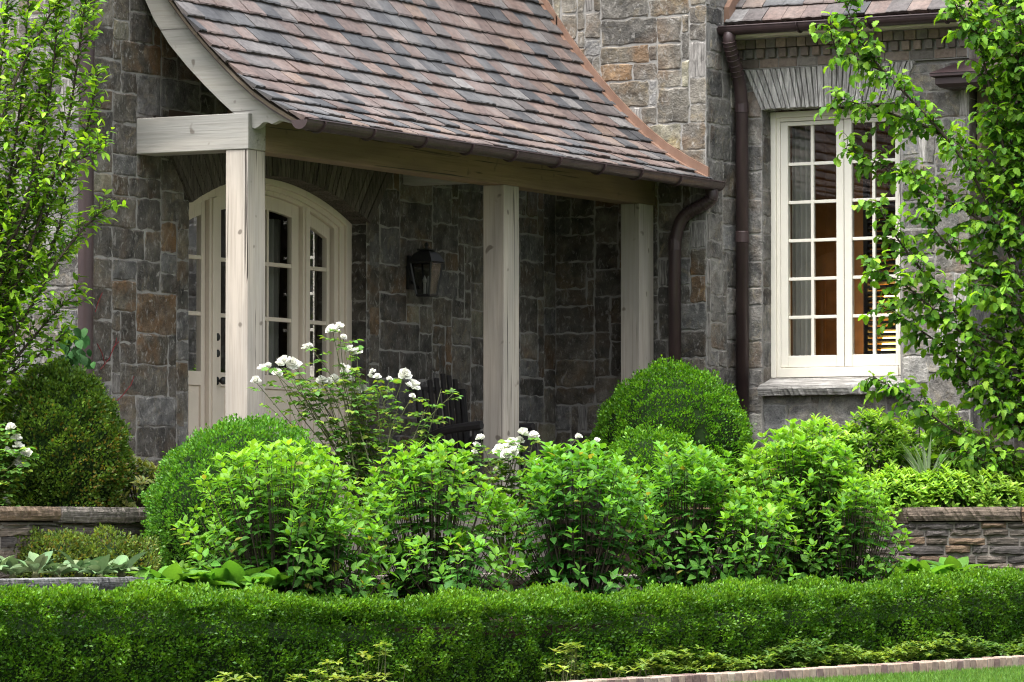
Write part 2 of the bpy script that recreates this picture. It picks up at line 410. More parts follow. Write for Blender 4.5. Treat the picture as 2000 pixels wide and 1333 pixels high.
wall('wall', (VE, UW + 1.25, -.3), (1, 0, 0), (0, -1, 0), 3.4, -.3, 5.0, house, None, 19, light=1.6, grey=.6, quoin=(False, True))
# door jamb reveals and window reveals (real returns of the masonry)
wall('wall', (-.20, DR, -.02), (1, 0, 0), (0, -1, 0), .20, -.02, SPR, house, None, 20, light=.9)
wall('wall', (-.20, DL, -.02), (1, 0, 0), (0, 1, 0), .20, -.02, SPR, house, None, 21, light=.9)
for k_, (a_, b_) in enumerate(((DL - .17, DL - .002), (DR + .002, DR + .17))):      # quoins beside the door
    wall('quoin', (.005, a_, -.02), (0, 1, 0), (1, 0, 0), b_ - a_, -.02, SPR + .02, house, None, 24 + k_, light=1.05)
wall('wall', (WX0, UW, WZ0 - .06), (0, 1, 0), (1, 0, 0), .20, WZ0 - .06, WZ1, house, None, 22, light=1.4, grey=.6)
wall('wall', (WX1, UW, WZ0 - .06), (0, 1, 0), (-1, 0, 0), .20, WZ0 - .06, WZ1, house, None, 23, light=1.4, grey=.6)

# voussoirs over the door and over the window
mb = MB(); n = 46; r = np.random.default_rng(3)
us = DL + (DR - DL) * np.cumsum(np.r_[0, r.uniform(.7, 1.3, n)] ) ; us = DL + (DR - DL) * (us - us[0]) / (us[-1] - us[0])
ztop = 2.97
def fan(u):   # where the joint that starts at u on the intrados reaches the flat top
    k = (u - DC) / DH; return u + k * .46 * (ztop - arch_z(u)) / .35 * .62
for i in range(n):
    u0, u1 = us[i] + .004, us[i + 1] - .004
    d = r.uniform(.020, .034)
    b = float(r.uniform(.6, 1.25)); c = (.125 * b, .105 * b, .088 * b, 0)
    mb.prism([(d, u0, arch_z(u0)), (d, u1, arch_z(u1)), (d, fan(us[i + 1]) - .004, ztop), (d, fan(us[i]) + .004, ztop)], (-.2 - d, 0, 0), c, 0)
for i in range(40):   # mortar bed just behind the faces
    a0, a1 = DL + (DR - DL) * i / 40, DL + (DR - DL) * (i + 1) / 40
    mb.add([(-.19, a0, arch_z(a0) + .004), (-.19, a1, arch_z(a1) + .004), (-.19, a1, ztop), (-.19, a0, ztop)], [(0, 1, 2, 3)], (1, 1, 1, 0), 1)
    mb.add([(.005, a0, arch_z(a0) + .004), (.005, a1, arch_z(a1) + .004), (.005, fan(a1), ztop - .004), (.005, fan(a0), ztop - .004)], [(0, 1, 2, 3)], (1, 1, 1, 0), 1)
for a_, b_ in ((DL - .16, DL - .004), (DR + .004, DR + .16)): mb.box((-.19, a_, -.02), (-.003, b_, SPR + .02), (1, 1, 1, 0), 1)
mb.build('arch', [M['striated_v'], M['mortar']], house)
mb = MB(); n = 26; xs = np.cumsum(np.r_[0, r.uniform(.6, 1.4, n)]); xs = WX0 + (WX1 - WX0) * xs / xs[-1]; wc = (WX0 + WX1) / 2
zt = WZ1 + .345
fx = lambda x: x + (x - wc) / (WX1 - WX0) * 2 * .16
for i in range(n):
    d = r.uniform(.020, .036); b = float(r.uniform(.8, 1.25)); c = (.40 * b, .385 * b, .365 * b, 0); x0, x1 = xs[i] + .006, xs[i + 1] - .006
    dz = r.uniform(-.008, .008, 2)
    mb.prism([(x0, UW - d, WZ1 + dz[0]), (x1, UW - d, WZ1 + dz[1]), (fx(xs[i + 1]) - .006, UW - d, zt), (fx(xs[i]) + .006, UW - d, zt)], (0, .2 + d, 0), c, 0)
mb.add([(WX0, UW - .004, WZ1 + .012), (WX1, UW - .004, WZ1 + .012), (fx(WX1), UW - .004, zt - .003), (fx(WX0), UW - .004, zt - .003)], [(0, 1, 2, 3)], (1, 1, 1, 0), 1)
mb.box((VT + .01, UW + .014, WZ1 + .02), (VE - .01, UW + .19, 4.1), (1, 1, 1, 0), 1)
for a_, b_ in ((WX0 - .14, WX0 - .004), (WX1 + .004, WX1 + .14)): mb.box((a_, UW + .003, WZ0 - .1), (b_, UW + .19, zt), (1, 1, 1, 0), 1)
mb.build('lintel', [M['striated_v'], M['mortar']], house)

# brick cornice below the upper eave
mb = MB(); r = np.random.default_rng(5)
def bcol(r): 
    k = r.choice(4); return (*(np.array([(.17, .135, .11), (.13, .105, .09), (.20, .155, .125), (.155, .14, .125)][k]) * r.uniform(.85, 1.2)), 0)
def brick_row(z0, z1, x0, x1, wb, proj, gap=.008):
    x = x0
    while x < x1 - .02:
        b = min(x1, x + wb * r.uniform(.85, 1.12)); mb.box((x + gap / 2, UW - proj - r.uniform(0, .006), z0 + gap / 2), (b - gap / 2, UW + .05, z1 - gap / 2), bcol(r)); x = b
brick_row(3.87, 3.955, VT, VE, .21, .03)
x = VT
while x < VE - .03:
    mb.box((x, UW - .06 - r.uniform(0, .006), 3.958), (x + .068, UW + .05, 4.035), bcol(r)); x += .106
brick_row(4.037, 4.125, VT, VE, .105, .085)
mb.box((VT, UW - .024, 3.862), (VE - .002, UW + .04, 4.13), (.13, .12, .11, 0), 1)
mb.build('cornice', [M['brick'], M['mortar']], house, bevel=.004)

# ------------------------------------------------------------------ porch timbers
TIM = .006
def timber(name, lo, hi, mat, lab=None):
    m_ = MB(); m_.box(lo, hi); o = m_.build(name, M[mat], house, bevel=TIM)
    if lab: o['label'] = lab
    return o
PV = .198
u1, u2, u3 = 0.0, 3.865, 6.253
timber('post', (VP - PV, u1 + .002, 0), (VP - .004, u1 + .246, 2.663), 'wood_z')
timber('post', (VP - PV, u2, 0), (VP - .004, u2 + .256, 2.663), 'wood_z')
timber('post', (VP - PV + .01, u3, 0), (VP - .004, u3 + .265, 2.663), 'wood_z')
timber('tie_beam', (.0, -.006, 2.665), (VP + .003, .236, 2.932), 'wood_x')
timber('tie_beam', (.02, u2 + .02, 2.70), (VP - .2, u2 + .22, 2.9), 'wood_x')
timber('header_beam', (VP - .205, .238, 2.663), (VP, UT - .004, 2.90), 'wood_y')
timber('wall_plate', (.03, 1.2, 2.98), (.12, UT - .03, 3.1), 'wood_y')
# barge board with its scalloped tail
mb = MB(); ub = .045
low = [onu(x, y, ub) for x, y in ((263, -30), (283, 0), (300, 38), (330, 87), (365, 130), (400, 168), (430, 198), (455, 221))]
low += [onu(x, y, ub) for x, y in ((484, 232), (487, 247), (497, 252), (505, 248), (513, 240), (522, 239), (531, 243), (538, 240), (546, 236), (556, 238), (566, 241))]
lowz = [(p[0], p[2]) for p in low]
upz = [(v, roof_z(v) - .075 / max(.3, math.cos(math.atan2(roof_z(v - .02) - roof_z(v + .02), .04))) * .8) for v in np.linspace(1.40, -.06, 16)]
mb.prism([(a, ub, b) for a, b in lowz + upz], (0, .06, 0))
mb.build('barge_board', M['wood_x'], house, bevel=.003)

# ------------------------------------------------------------------ porch roof
def arc_tab(prof, m=400):
    vs = np.linspace(prof[0][0], prof[-1][0], m); P = np.array(prof)
    zs = np.interp(vs, P[:, 0], P[:, 1])
    k = np.ones(31) / 31; zz = np.convolve(np.pad(zs, 15, mode='reflect', reflect_type='odd'), k, 'valid')
    L = np.r_[0, np.cumsum(np.hypot(np.diff(vs), np.diff(zz)))]
    return vs, zz, L
VS, ZS, LS = arc_tab(PROF)
def on_prof(l): return np.array([np.interp(l, LS, VS), np.interp(l, LS, ZS)])
TILEC = [((.150, .103, .088), 5), ((.128, .090, .080), 4.5), ((.064, .065, .071), 4.5), ((.165, .117, .099), 2.0), ((.136, .123, .120), 3.0), ((.096, .081, .078), 3), ((.185, .125, .095), .6), ((.19, .18, .175), .3), ((.044, .045, .050), 2)]
tw = np.array([t[1] for t in TILEC]); tw = tw / tw.sum()
def tile_col(r, f=.56): return (*(np.array(TILEC[r.choice(len(TILEC), p=tw)][0]) * r.uniform(.85, 1.18) * f), 0)
def tile_roof(name, fn, Ltot, expo, u0, u1, tw_, axis_u, seed, parent):
    """fn(l) gives (horizontal, height) down the slope, 0 at the ridge and Ltot at the eave; rows of thick clay tiles"""
    r = np.random.default_rng(seed); mb = MB()
    rows = int(Ltot / expo)
    for k in range(rows + 1):
        le = Ltot - k * expo                      # lower edge of this row
        if le < expo: break
        lb = max(0.0, le - expo * 1.25)
        a, b = fn(le), fn(lb); d = nrm(a - b); nn = np.array([-d[1], d[0]])
        if nn[1] < 0: nn = -nn
        off = (k % 2) * tw_ * .5 + r.uniform(-.03, .03)
        u = u0 - off
        while u < u1:
            wu = tw_ * r.uniform(.93, 1.07); ua, uc = max(u0, u) + .002, min(u1, u + wu) - .002; u += wu
            if uc - ua < .02: continue
            th = .026 * r.uniform(.85, 1.3); lift = .019 + r.uniform(-.002, .005); drop = r.uniform(-.006, .006)
            c = tile_col(r); tilt = r.uniform(-.003, .003)
            m_ = 6; us_ = np.linspace(ua, uc, m_)
            V = []
            for q, uu in enumerate(us_):
                jag = r.uniform(-.006, .006) + drop; jz = r.uniform(-.002, .002)
                top = a + d * jag + nn * (lift + th * .55 + tilt * (q / (m_ - 1) - .5) + jz); bot = a + d * (jag - .004) + nn * (lift - th * .55)
                mid = a - d * .012 + nn * (lift + th * .72 + jz * .5)
                bk = b + nn * (.006 + th * .3); bk2 = b + nn * (-.006)
                for p in (bot, top, mid, bk): V.append(axis_u(uu, p))
            F = []
            for q in range(m_ - 1):
                o = q * 4
                F += [(o, o + 4, o + 5, o + 1), (o + 1, o + 5, o + 6, o + 2), (o + 2, o + 6, o + 7, o + 3)]
            F += [(0, 1, 2, 3), tuple((m_ - 1) * 4 + i for i in (3, 2, 1, 0))]
            eb = tuple(np.array((.075, .052, .042)) * .6 + np.array(c[:3]) * .3) + (0,)
            mb.add(V, F, [eb, tuple(np.array(c) * .8), c, c] * m_)
    return mb
Lt = LS[-1] + .02
mb = tile_roof('roof', on_prof, Lt, .168, -.10, UT - .002, .235, lambda u, p: (p[0], u, p[1]), 4, house)
roof = mb.build('roof', M['tile'], house, recalc=False)
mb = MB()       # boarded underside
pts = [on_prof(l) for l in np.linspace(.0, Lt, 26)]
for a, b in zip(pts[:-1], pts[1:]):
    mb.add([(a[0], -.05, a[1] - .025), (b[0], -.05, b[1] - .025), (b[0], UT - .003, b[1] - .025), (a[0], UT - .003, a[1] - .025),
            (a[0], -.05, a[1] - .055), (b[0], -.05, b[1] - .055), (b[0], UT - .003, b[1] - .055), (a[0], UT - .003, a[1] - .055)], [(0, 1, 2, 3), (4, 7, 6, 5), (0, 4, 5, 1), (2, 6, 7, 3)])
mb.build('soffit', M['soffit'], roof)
mb = MB()       # verge strip between board and tiles
for a, b in zip(pts[:-1], pts[1:]):
    for du, dz0, dz1 in ((-.03, .028, .07),):
        mb.prism([(a[0], du - .012, a[1] - dz0), (b[0], du - .012, b[1] - dz0), (b[0], du - .012, b[1] - dz1), (a[0], du - .012, a[1] - dz1)], (0, .07, 0))
mb.build('verge_trim', M['gutter'], roof)
mb = MB()       # copper step flashing against the tall wall
for s0, s1 in ((.0, 1.55), (1.53, 2.62), (2.60, 3.08), (3.06, Lt - .03)):
    q = [on_prof(l) for l in np.linspace(min(s0, Lt), min(s1, Lt - .02), 8)]
    jo = .001 * (s0 > 1) + .002 * (s0 > 2.6)
    for a, b in zip(q[:-1], q[1:]):
        mb.prism([(a[0], UT - .03 - jo, a[1] + .035), (b[0], UT - .03 - jo, b[1] + .035), (b[0], UT - .03 - jo, b[1] + .128), (a[0], UT - .03 - jo, a[1] + .128)], (0, .028, 0))
        mb.prism([(a[0], UT - .085 - jo, a[1] + .030), (b[0], UT - .085 - jo, b[1] + .030), (b[0], UT - .085 - jo, b[1] + .046), (a[0], UT - .085 - jo, a[1] + .046)], (0, .054, 0))
mb.build('flashing', M['copper'], roof, bevel=.0)

# gutters and downspouts
def gutter(name, a, b, rr, parent, out):
    """half round trough from a to b (rim level), out = horizontal unit vector away from the wall"""
    a, b, out = (np.array(x, float) for x in (a, b, out)); mb = MB(); d = nrm(b - a); n = 12; V = []; F = []
    ring = [(-rr, .0)] + [(rr * math.cos(t), rr * math.sin(t)) for t in np.linspace(math.pi, 2 * math.pi, n)]
    ring = ring[1:] + [(rr + .008, .004), (rr + .006, .012), (rr - .004, .010)] + [(rr * .93 * math.cos(t), rr * .93 * math.sin(t)) for t in np.linspace(2 * math.pi, math.pi, n)]
    for p in (a, b):
        V += [p + out * x + np.array([0, 0, z]) for x, z in ring]
    k = len(ring); F = [(i, (i + 1) % k, k + (i + 1) % k, k + i) for i in range(k)]
    mb.add(V, F)
    o = mb.build(name, M['gutter'], parent)
    for p, s in ((a, 1), (b, -1)):
        m2 = MB(); m2.prism([p + out * x * 1.03 + np.array([0, 0, z * 1.03]) for x, z in [(rr * math.cos(t), rr * math.sin(t)) for t in np.linspace(math.pi, 2 * math.pi, n)]], -d * s * .01)
        m2.build('end_cap', M['gutter'], o)
    return o
def bracket(parent, p, out, rr):
    mb = MB(); out = np.array(out, float); d = nrm(np.cross(out, (0, 0, 1))); P = [p + out * x + np.array([0, 0, z]) for x, z in [(rr * math.cos(t), rr * math.sin(t)) for t in np.linspace(math.pi * .9, 2.02 * math.pi, 12)]]
    for a, b in zip(P[:-1], P[1:]): mb.bar(a, b, .022, .008, d if abs(np.dot(nrm(b - a), d)) < .9 else (0, 0, 1))
    mb.build('bracket', M['gutter'], parent)
GV, GZ, GR = 1.56, 2.838, .066
gut = gutter('gutter', (GV, -.20, GZ), (GV, UT + .06, GZ), GR, house, (1, 0, 0))
for x in (619, 717, 819, 909, 995, 1081, 1167, 1240, 1317):
    p = onv(x, 300, GV); bracket(gut, np.array([GV, p[1], GZ]), (1, 0, 0), GR + .006)
UGY, UGZ = UW - .36, 4.20
gut2 = gutter('gutter', (VT + .02, UGY, UGZ), (VE + .08, UGY, UGZ), .066, house, (0, -1, 0))
for x in (1562, 1850, 1700): bracket(gut2, np.array([onu(x, 60, UGY)[0], UGY, UGZ]), (0, -1, 0), .072)
def pipe(path, r_, name='downspout', m_='gutter'):
    mb = MB(); mb.tube(path, r_, 14); return mb.build(name, M[m_], house, smooth=True)
def smooth_path(P, n=8):
    P = [np.array(p, float) for p in P]; Q = [P[0]] + P + [P[-1]]; out = []
    for i in range(1, len(Q) - 2):
        for t in np.linspace(0, 1, n, endpoint=False):
            a, b, c, d = Q[i - 1], Q[i], Q[i + 1], Q[i + 2]
            out.append(.5 * ((2 * b) + (c - a) * t + (2 * a - 5 * b + 4 * c - d) * t * t + (3 * b - a - 3 * c + d) * t ** 3))
    return np.array(out + [P[-1]])
def ribs(parent, path, r_):
    mb = MB(); P = np.array(path)
    for i in range(1, len(P) - 1):
        T = nrm(P[i + 1] - P[i - 1]); mb.lathe([(r_ * .9, -.008), (r_ * 1.1, -.003), (r_ * 1.1, .003), (r_ * .9, .008)], P[i], 14, ax=T)
    mb.build('elbow', M['gutter'], parent)
def drop_pipe(top, mid, low, r_):
    el = smooth_path([top, top + np.array([0, 0, -.10]), mid + np.array([0, 0, .22]) + (top - mid) * np.array([.25, .25, 0]), mid], 7)
    d = pipe(np.vstack([el, [low]]), r_)
    seg = el[5:15]; ribs(d, seg, r_)
    for z in (mid[2] - .02, mid[2] - 1.15):
        m2 = MB(); m2.lathe([(r_, -.05), (r_ * 1.07, -.045), (r_ * 1.07, .045), (r_, .05)], (low[0], low[1], z), 14)
        m2.build('collar', M['gutter'], d)
    return d
pm = onu(1317, 445, UT - .09)
drop_pipe(np.array([GV - .03, UT - .03, GZ - .05]), np.array([pm[0], UT - .085, 2.33]), np.array([pm[0], UT - .085, -.05]), .055)
pm = onu(1449, 200, UW - .10)
drop_pipe(np.array([VT + .10, UGY, UGZ - .05]), np.array([pm[0], UW - .10, 3.55]), np.array([pm[0], UW - .10, -.05]), .056)
pm = onu(170, 100, U0 - .08)
d3 = pipe(smooth_path([(pm[0] + .35, U0 - .08, 4.25), (pm[0] + .33, U0 - .08, 4.05), (pm[0] + .06, U0 - .08, 3.85), (pm[0], U0 - .08, 3.6), (pm[0], U0 - .08, -.05)], 8), .057)
ribs(d3, smooth_path([(pm[0] + .33, U0 - .08, 4.05), (pm[0] + .22, U0 - .08, 3.93), (pm[0] + .06, U0 - .08, 3.85)], 6), .057)

# upper roof above the window wall
def up_fn(l): # l from ridge(0) to eave
    s = 2.6 - l; return np.array([UGY + .07 + s * .72, UGZ + .03 + s * .69])
mb = tile_roof('roof', up_fn, 2.6, .20, VT + .03, VE + .15, .195, lambda u, p: (u, p[0], p[1]), 9, house)
roof2 = mb.build('roof', M['tile'], house, recalc=False)
mb = MB(); e0, e1 = up_fn(2.6), up_fn(0)
mb.prism([(VT + .01, e0[0], e0[1] - .03), (VT + .01, e1[0], e1[1] - .03), (VT + .01, e1[0], e1[1] - .07), (VT + .01, e0[0], e0[1] - .07)], (VE - VT + .1, 0, 0))
mb.build('soffit', M['soffit'], roof2)
mb = MB(); mb.prism([(VT + .06, e0[0] + .0, e0[1] + .03), (VT + .06, e1[0], e1[1] + .03), (VT + .06, e1[0], e1[1] + .16), (VT + .06, e0[0], e0[1] + .16)], (-.05, 0, 0))
mb.build('flashing', M['copper'], roof2)
timber('fascia', (VT + .01, UW - .29, 4.128), (VE + .02, UW - .03, 4.16), 'paint2')

# ------------------------------------------------------------------ entrance: door with side lights
def strip(mb, u0, u1, z0, off, v0, v1, n=8):
    """upright board from z0 to the arch (offset off inside), between two depths"""
    us_ = np.linspace(u0, u1, n + 1)
    mb.prism([(v1, u0, z0), (v1, u1, z0)] + [(v1, u, arch_z(u, off)) for u in us_[::-1]], (v0 - v1, 0, 0))
def arcband(mb, u0, u1, o0, o1, v0, v1, n=16):
    us_ = np.linspace(u0, u1, n + 1)
    for a, b in zip(us_[:-1], us_[1:]):
        mb.prism([(v1, a, arch_z(a, o1)), (v1, b, arch_z(b, o1)), (v1, b, arch_z(b, o0)), (v1, a, arch_z(a, o0))], (v0 - v1, 0, 0))
mb = MB(); E_ = .002
# jamb casing in three steps of moulding
for off, wd, vf in ((.002, .085, -.150), (.087, .065, -.172), (.152, .055, -.192)):
    for s in (0, 1):
        a = (DL + off, DL + off + wd) if s == 0 else (DR - off - wd, DR - off)
        strip(mb, a[0], a[1], 0, off * .6, -.30, vf, 4)
    arcband(mb, DL + off + wd, DR - off - wd, off * .6, (off + wd) * .6, -.30, vf, 24)
entr = mb.build('door_frame', M['paint'], house, bevel=.004)
DF = dict(m1=(1.29, 1.40), door=(1.405, 2.655), m2=(2.66, 2.77))
for a, b in (DF['m1'], DF['m2']):
    mb = MB(); strip(mb, a, b, 0, .12, -.30, -.186, 3); strip(mb, a + .03, b - .03, 0, .122, -.20, -.172, 3)
    mb.build('mullion', M['paint'], entr, bevel=.004)
ZR, ZM = 1.085, (1.53, 1.965)
def leaf_door(name, u0, u1, st, otop, vf, panels):
    mb = MB(); o_in = .127; vb = vf - .045
    strip(mb, u0, u0 + st, .02, o_in, vb, vf, 3); strip(mb, u1 - st, u1, .02, o_in, vb, vf, 3)
    arcband(mb, u0 + st, u1 - st, o_in, o_in + otop, vb, vf - .001, 10)
    mb.box((vb, u0 + st, ZR - .11), (vf - .001, u1 - st, ZR)); mb.box((vb, u0 + st, .02), (vf - .001, u1 - st, .25))
    for i in range(panels):
        a = u0 + st + (u1 - u0 - 2 * st) * i / panels; b = u0 + st + (u1 - u0 - 2 * st) * (i + 1) / panels
        if i: mb.box((vb, a - .05, .25), (vf - .002, a + .05, ZR - .11))
        mb.box((vb + .005, a, .25), (vf - .018, b, ZR - .11)); mb.box((vf - .02, a + .085, .30), (vf - .008, b - .085, ZR - .16))
    o = mb.build(name, M['paint'], house, bevel=.004)
    for z in ZM:
        m2 = MB(); m2.box((vf - .036, u0 + st, z - .016), (vf - .004, u1 - st, z + .016)); m2.build('muntin', M['paint'], o, bevel=.003)
    if u1 - u0 > .8:
        for f in (1 / 3, 2 / 3):
            uu = u0 + st + (u1 - u0 - 2 * st) * f
            m2 = MB(); strip(m2, uu - .014, uu + .014, ZR, o_in + otop, vf - .035, vf - .006, 2); m2.build('muntin', M['paint'], o, bevel=.003)
    zs = [ZR] + list(ZM)
    m3 = MB(); us_ = np.linspace(u0 + st, u1 - st, 9)
    m3.add([(vf - .024, u0 + st, ZR), (vf - .024, u1 - st, ZR)] + [(vf - .024, u, arch_z(u, o_in + otop - .005)) for u in us_[::-1]], [tuple(range(11))])
    m3.build('pane', M['door_glass'], o)
    return o
door = leaf_door('door', *DF['door'], .105, .11, -.222, 2)
leaf_door('sidelight', .93, 1.285, .055, .10, -.222, 1)
leaf_door('sidelight', 2.775, 3.13, .045, .10, -.222, 1)
mb = MB(); pk = onv(424, 744, -.2)
mb.lathe([(.032, 0), (.032, .006), (.012, .008), (.011, .035), (.022, .040), (.031, .055), (.029, .072), (.012, .080)], (-.222, 1.452, pk[2]), 16, ax=(1, 0, 0))
mb.build('knob', M['black'], door, smooth=True)
for y in (658, 690):
    mb = MB(); mb.lathe([(.030, 0), (.030, .012), (.022, .018), (.010, .020)], (-.222, 1.452, onv(420, y, -.2)[2]), 16, ax=(1, 0, 0)); mb.build('lock', M['black'], door)
# the room behind the door
mb = MB(); mb.add([(-.35, .3, -.02), (-.35, 3.9, -.02), (-3.5, 3.9, -.02), (-3.5, .3, -.02), (-.35, .3, 3.2), (-.35, 3.9, 3.2), (-3.5, 3.9, 3.2), (-3.5, .3, 3.2)], [(0, 1, 2, 3), (7, 6, 5, 4), (0, 3, 7, 4), (1, 5, 6, 2), (2, 6, 7, 3)])
mb.box((-.36, .3, 2.5), (-.3, 3.9, 3.2)); mb.build('interior_wall', M['room'], house)
def drape(name, a, b, z0, z1, nrm_, mat, label, cat, waves=5, amp=.03, group=None):
    a = np.array(a, float); b = np.array(b, float); n = waves * 10; V = []; F = []; nn = np.array(nrm_, float)
    for j, z in enumerate(np.linspace(z0, z1, 9)):
        for i in range(n + 1):
            t = i / n; k = .6 + .4 * j / 8
            p = a + (b - a) * t + nn * (amp * math.sin(t * waves * 2 * math.pi + .3 * math.sin(j)) * k); V.append((p[0], p[1], z))
    F = [(j * (n + 1) + i, j * (n + 1) + i + 1, (j + 1) * (n + 1) + i + 1, (j + 1) * (n + 1) + i) for j in range(8) for i in range(n)]
    mb = MB(); mb.add(V, F); o = mb.build(name, M[mat], None, smooth=True, recalc=False)
    sm = o.modifiers.new('thick', 'SOLIDIFY'); sm.thickness = .004
    return tag(o, label, cat, group)
drape('curtain', (-.42, 2.46, 0), (-.42, 2.68, 0), .02, 2.35, (1, 0, 0), 'linen', 'pale linen curtain hanging behind the glass of the cream front door', 'curtain', 3)
drape('curtain', (-.45, 2.98, 0), (-.45, 3.3, 0), .02, 2.35, (1, 0, 0), 'linen', 'pale curtain behind the narrow side light right of the front door', 'curtain', 3)

# ------------------------------------------------------------------ casement window
yw = UW + .18
FX0, FX1, FZ0, FZ1 = 1.72, 3.014, 1.18, 3.50
win = thing('window', (2.4, UW + .1, FZ0), None, None); del_keys = None
adopt(win, house); win.matrix_parent_inverse = Matrix.Translation(-Vector(house.location))
mb = MB()
for off, wd, y in ((.0, .05, yw - .035), (.05, .035, yw - .015)):
    mb.box((FX0 + off, y, FZ0), (FX0 + off + wd, yw + .08, FZ1)); mb.box((FX1 - off - wd, y, FZ0), (FX1 - off, yw + .08, FZ1))
    mb.box((FX0 + off + wd, y + .001, FZ1 - off - wd), (FX1 - off - wd, yw + .08, FZ1 - off))
mb.box((FX0 + .085, yw - .034, FZ0), (FX1 - .085, yw + .08, FZ0 + .085))
wf = mb.build('frame', M['paint2'], win, bevel=.004)
CB, CT = FZ0 + .09, FZ1 - .09
gx = [(1.876, 2.339), (2.486, 2.95)]
cxs = [(FX0 + .087, (2.339 + 2.486) / 2 - .003), ((2.339 + 2.486) / 2 + .003, FX1 - .087)]
GB, GT = 1.37, 3.375
for (c0, c1), (g0, g1) in zip(cxs, gx):
    g1 = min(g1, c1 - .03)
    mb = MB(); y0, y1 = yw - .010, yw + .045
    mb.box((c0, y0, CB), (g0, y1, CT)); mb.box((g1, y0, CB), (c1, y1, CT)); mb.box((g0, y0 + .001, CB), (g1, y1, GB)); mb.box((g0, y0 + .001, GT), (g1, y1, CT))
    o = mb.build('casement', M['paint2'], win, bevel=.004)
    mb = MB(); gm = (g0 + g1) / 2 - .003
    mb.box((gm - .014, yw + .002, GB), (gm + .014, yw + .036, GT))
    for k in range(1, 6):
        z = GB + (GT - GB) * k / 6; mb.box((g0, yw + .003, z - .014), (gm - .014, yw + .035, z + .014)); mb.box((gm + .014, yw + .003, z - .014), (g1, yw + .035, z + .014))
    mb.build('muntin', M['paint2'], o, bevel=.003)
    mb = MB(); mb.add([(g0, yw + .02, GB), (g1, yw + .02, GB), (g1, yw + .02, GT), (g0, yw + .02, GT)], [(0, 1, 2, 3)]); mb.build('pane', M['glass'], o)
r = np.random.default_rng(8); mb = MB()       # stone sill, hand split edge
n = 60; V = []
for i in range(n + 1):
    x = WX0 - .004 + (WX1 + .05 - WX0) * i / n; j = r.normal(0, .004, 4)
    V += [(x, yw - .03, FZ0 - .004), (x, UW - .085 + j[0] * .4, 1.105), (x, UW - .105 + j[1], 1.075 + j[1] * .3), (x, UW - .09 + j[2], 1.02 + j[3] * .4), (x, yw, 1.01)]
mb.add(V, [(i * 5 + k, i * 5 + k + 1, i * 5 + 5 + k + 1, i * 5 + 5 + k) for i in range(n) for k in range(4)] + [(0, 1, 2, 3, 4), tuple(n * 5 + k for k in (4, 3, 2, 1, 0))], (.27, .26, .245, .4))
mb.build('sill', M['strata'], win)
# room behind the window, with its warm lamp and louvred screen
mb = MB(); x0, x1, y0, y1 = 1.5, 3.6, UW + .32, UW + 2.6
mb.add([(x0, y0, .5), (x1, y0, .5), (x1, y1, .5), (x0, y1, .5), (x0, y0, 3.9), (x1, y0, 3.9), (x1, y1, 3.9), (x0, y1, 3.9)], [(0, 1, 2, 3), (7, 6, 5, 4), (0, 3, 7, 4), (1, 5, 6, 2), (2, 6, 7, 3)])
mb.box((x0, y0 - .02, .5), (WX0, y0, 3.9)); mb.box((WX1 + .05, y0 - .02, .5), (x1, y0, 3.9)); mb.box((WX0, y0 - .02, FZ1 + .02), (WX1, y0, 3.9))
mb.build('interior_wall', M['room'], house)
drape('curtain', (1.80, UW + .42, 0), (1.99, UW + .46, 0), .9, 3.45, (0, 1, 0), 'linen', 'pale gathered curtain at the left edge inside the casement window', 'curtain', 4, .025)
mb = MB()
for k in range(4): mb.box((1.60 + k * .20, UW + 1.1 + (k % 2) * .004, .9), (1.597 + (k + 1) * .20, UW + 1.14, 3.6))
tag(mb.build('wood_panel', M['panel']), 'orange brown timber panelling inside the room behind the casement window', 'panelling')
scr = thing('louvred_screen', (2.6, UW + .8, .5), 'dark louvred screen glowing amber inside the right casement', 'screen')
mb = MB(); r = np.random.default_rng(6)
for k in range(30):
    z = 1.2 + k * .052; mb.bar((2.36, UW + .80, z), (3.2, UW + .80, z), .05, .024, (0, .35, 1))
mb.box((2.32, UW + .77, 1.1), (2.36, UW + .83, 3.0)); mb.box((2.70, UW + .775, 1.1), (2.73, UW + .825, 3.0)); mb.build('slats', M['dark_wood'], scr)
lampx = thing('lamp', (2.56, UW + .98, 1.0), 'small amber lamp shining between the louvres inside the right casement', 'lamp')
mb = MB(); mb.lathe([(.05, 0), (.05, .02), (.012, .04), (.012, .30)], (2.56, UW + .98, 1.1), 12); mb.build('stand', M['black'], lampx)
for a_, b_, h_, z_ in ((.13, .10, .2, 1.40), (.10, .07, .10, 1.90)):
    mb = MB(); mb.lathe([(a_, .0), (b_, h_)], (2.53, UW + .98, z_), 16); mb.build('lamp_shade', M['lamp'], lampx)

# copper hood with curved bracket at the corner right of the window
hood = thing('copper_hood', (VE, UW, 3.4), None, None); adopt(hood, house); hood.matrix_parent_inverse = Matrix.Translation(-Vector(house.location))
a = onu(1826, 160, UW - .25); hx0, hz = a[0], a[2]; hx1 = hx0 + 1.3
mb = MB(); y0, y1 = UW - .25, UW + .9
mb.add([(hx0 - .04, y0 - .04, hz + .07), (hx1, y0 - .04, hz + .07), (hx1, y1, hz + .07), (hx0 - .04, y1, hz + .07), (hx0 + .22, y0 + .2, hz + .20), (hx1, y0 + .2, hz + .20), (hx1, y1, hz + .20), (hx0 + .22, y1, hz + .20)],
       [(4, 5, 6, 7), (0, 1, 5, 4), (1, 2, 6, 5), (2, 3, 7, 6), (3, 0, 4, 7), (0, 3, 2, 1)])
mb.build('hood_roof', M['gutter'], hood)
mb = MB(); prof = [(-.035, .068), (-.035, .045), (0, .03), (0, -.02), (.03, -.05), (.06, -.058)]
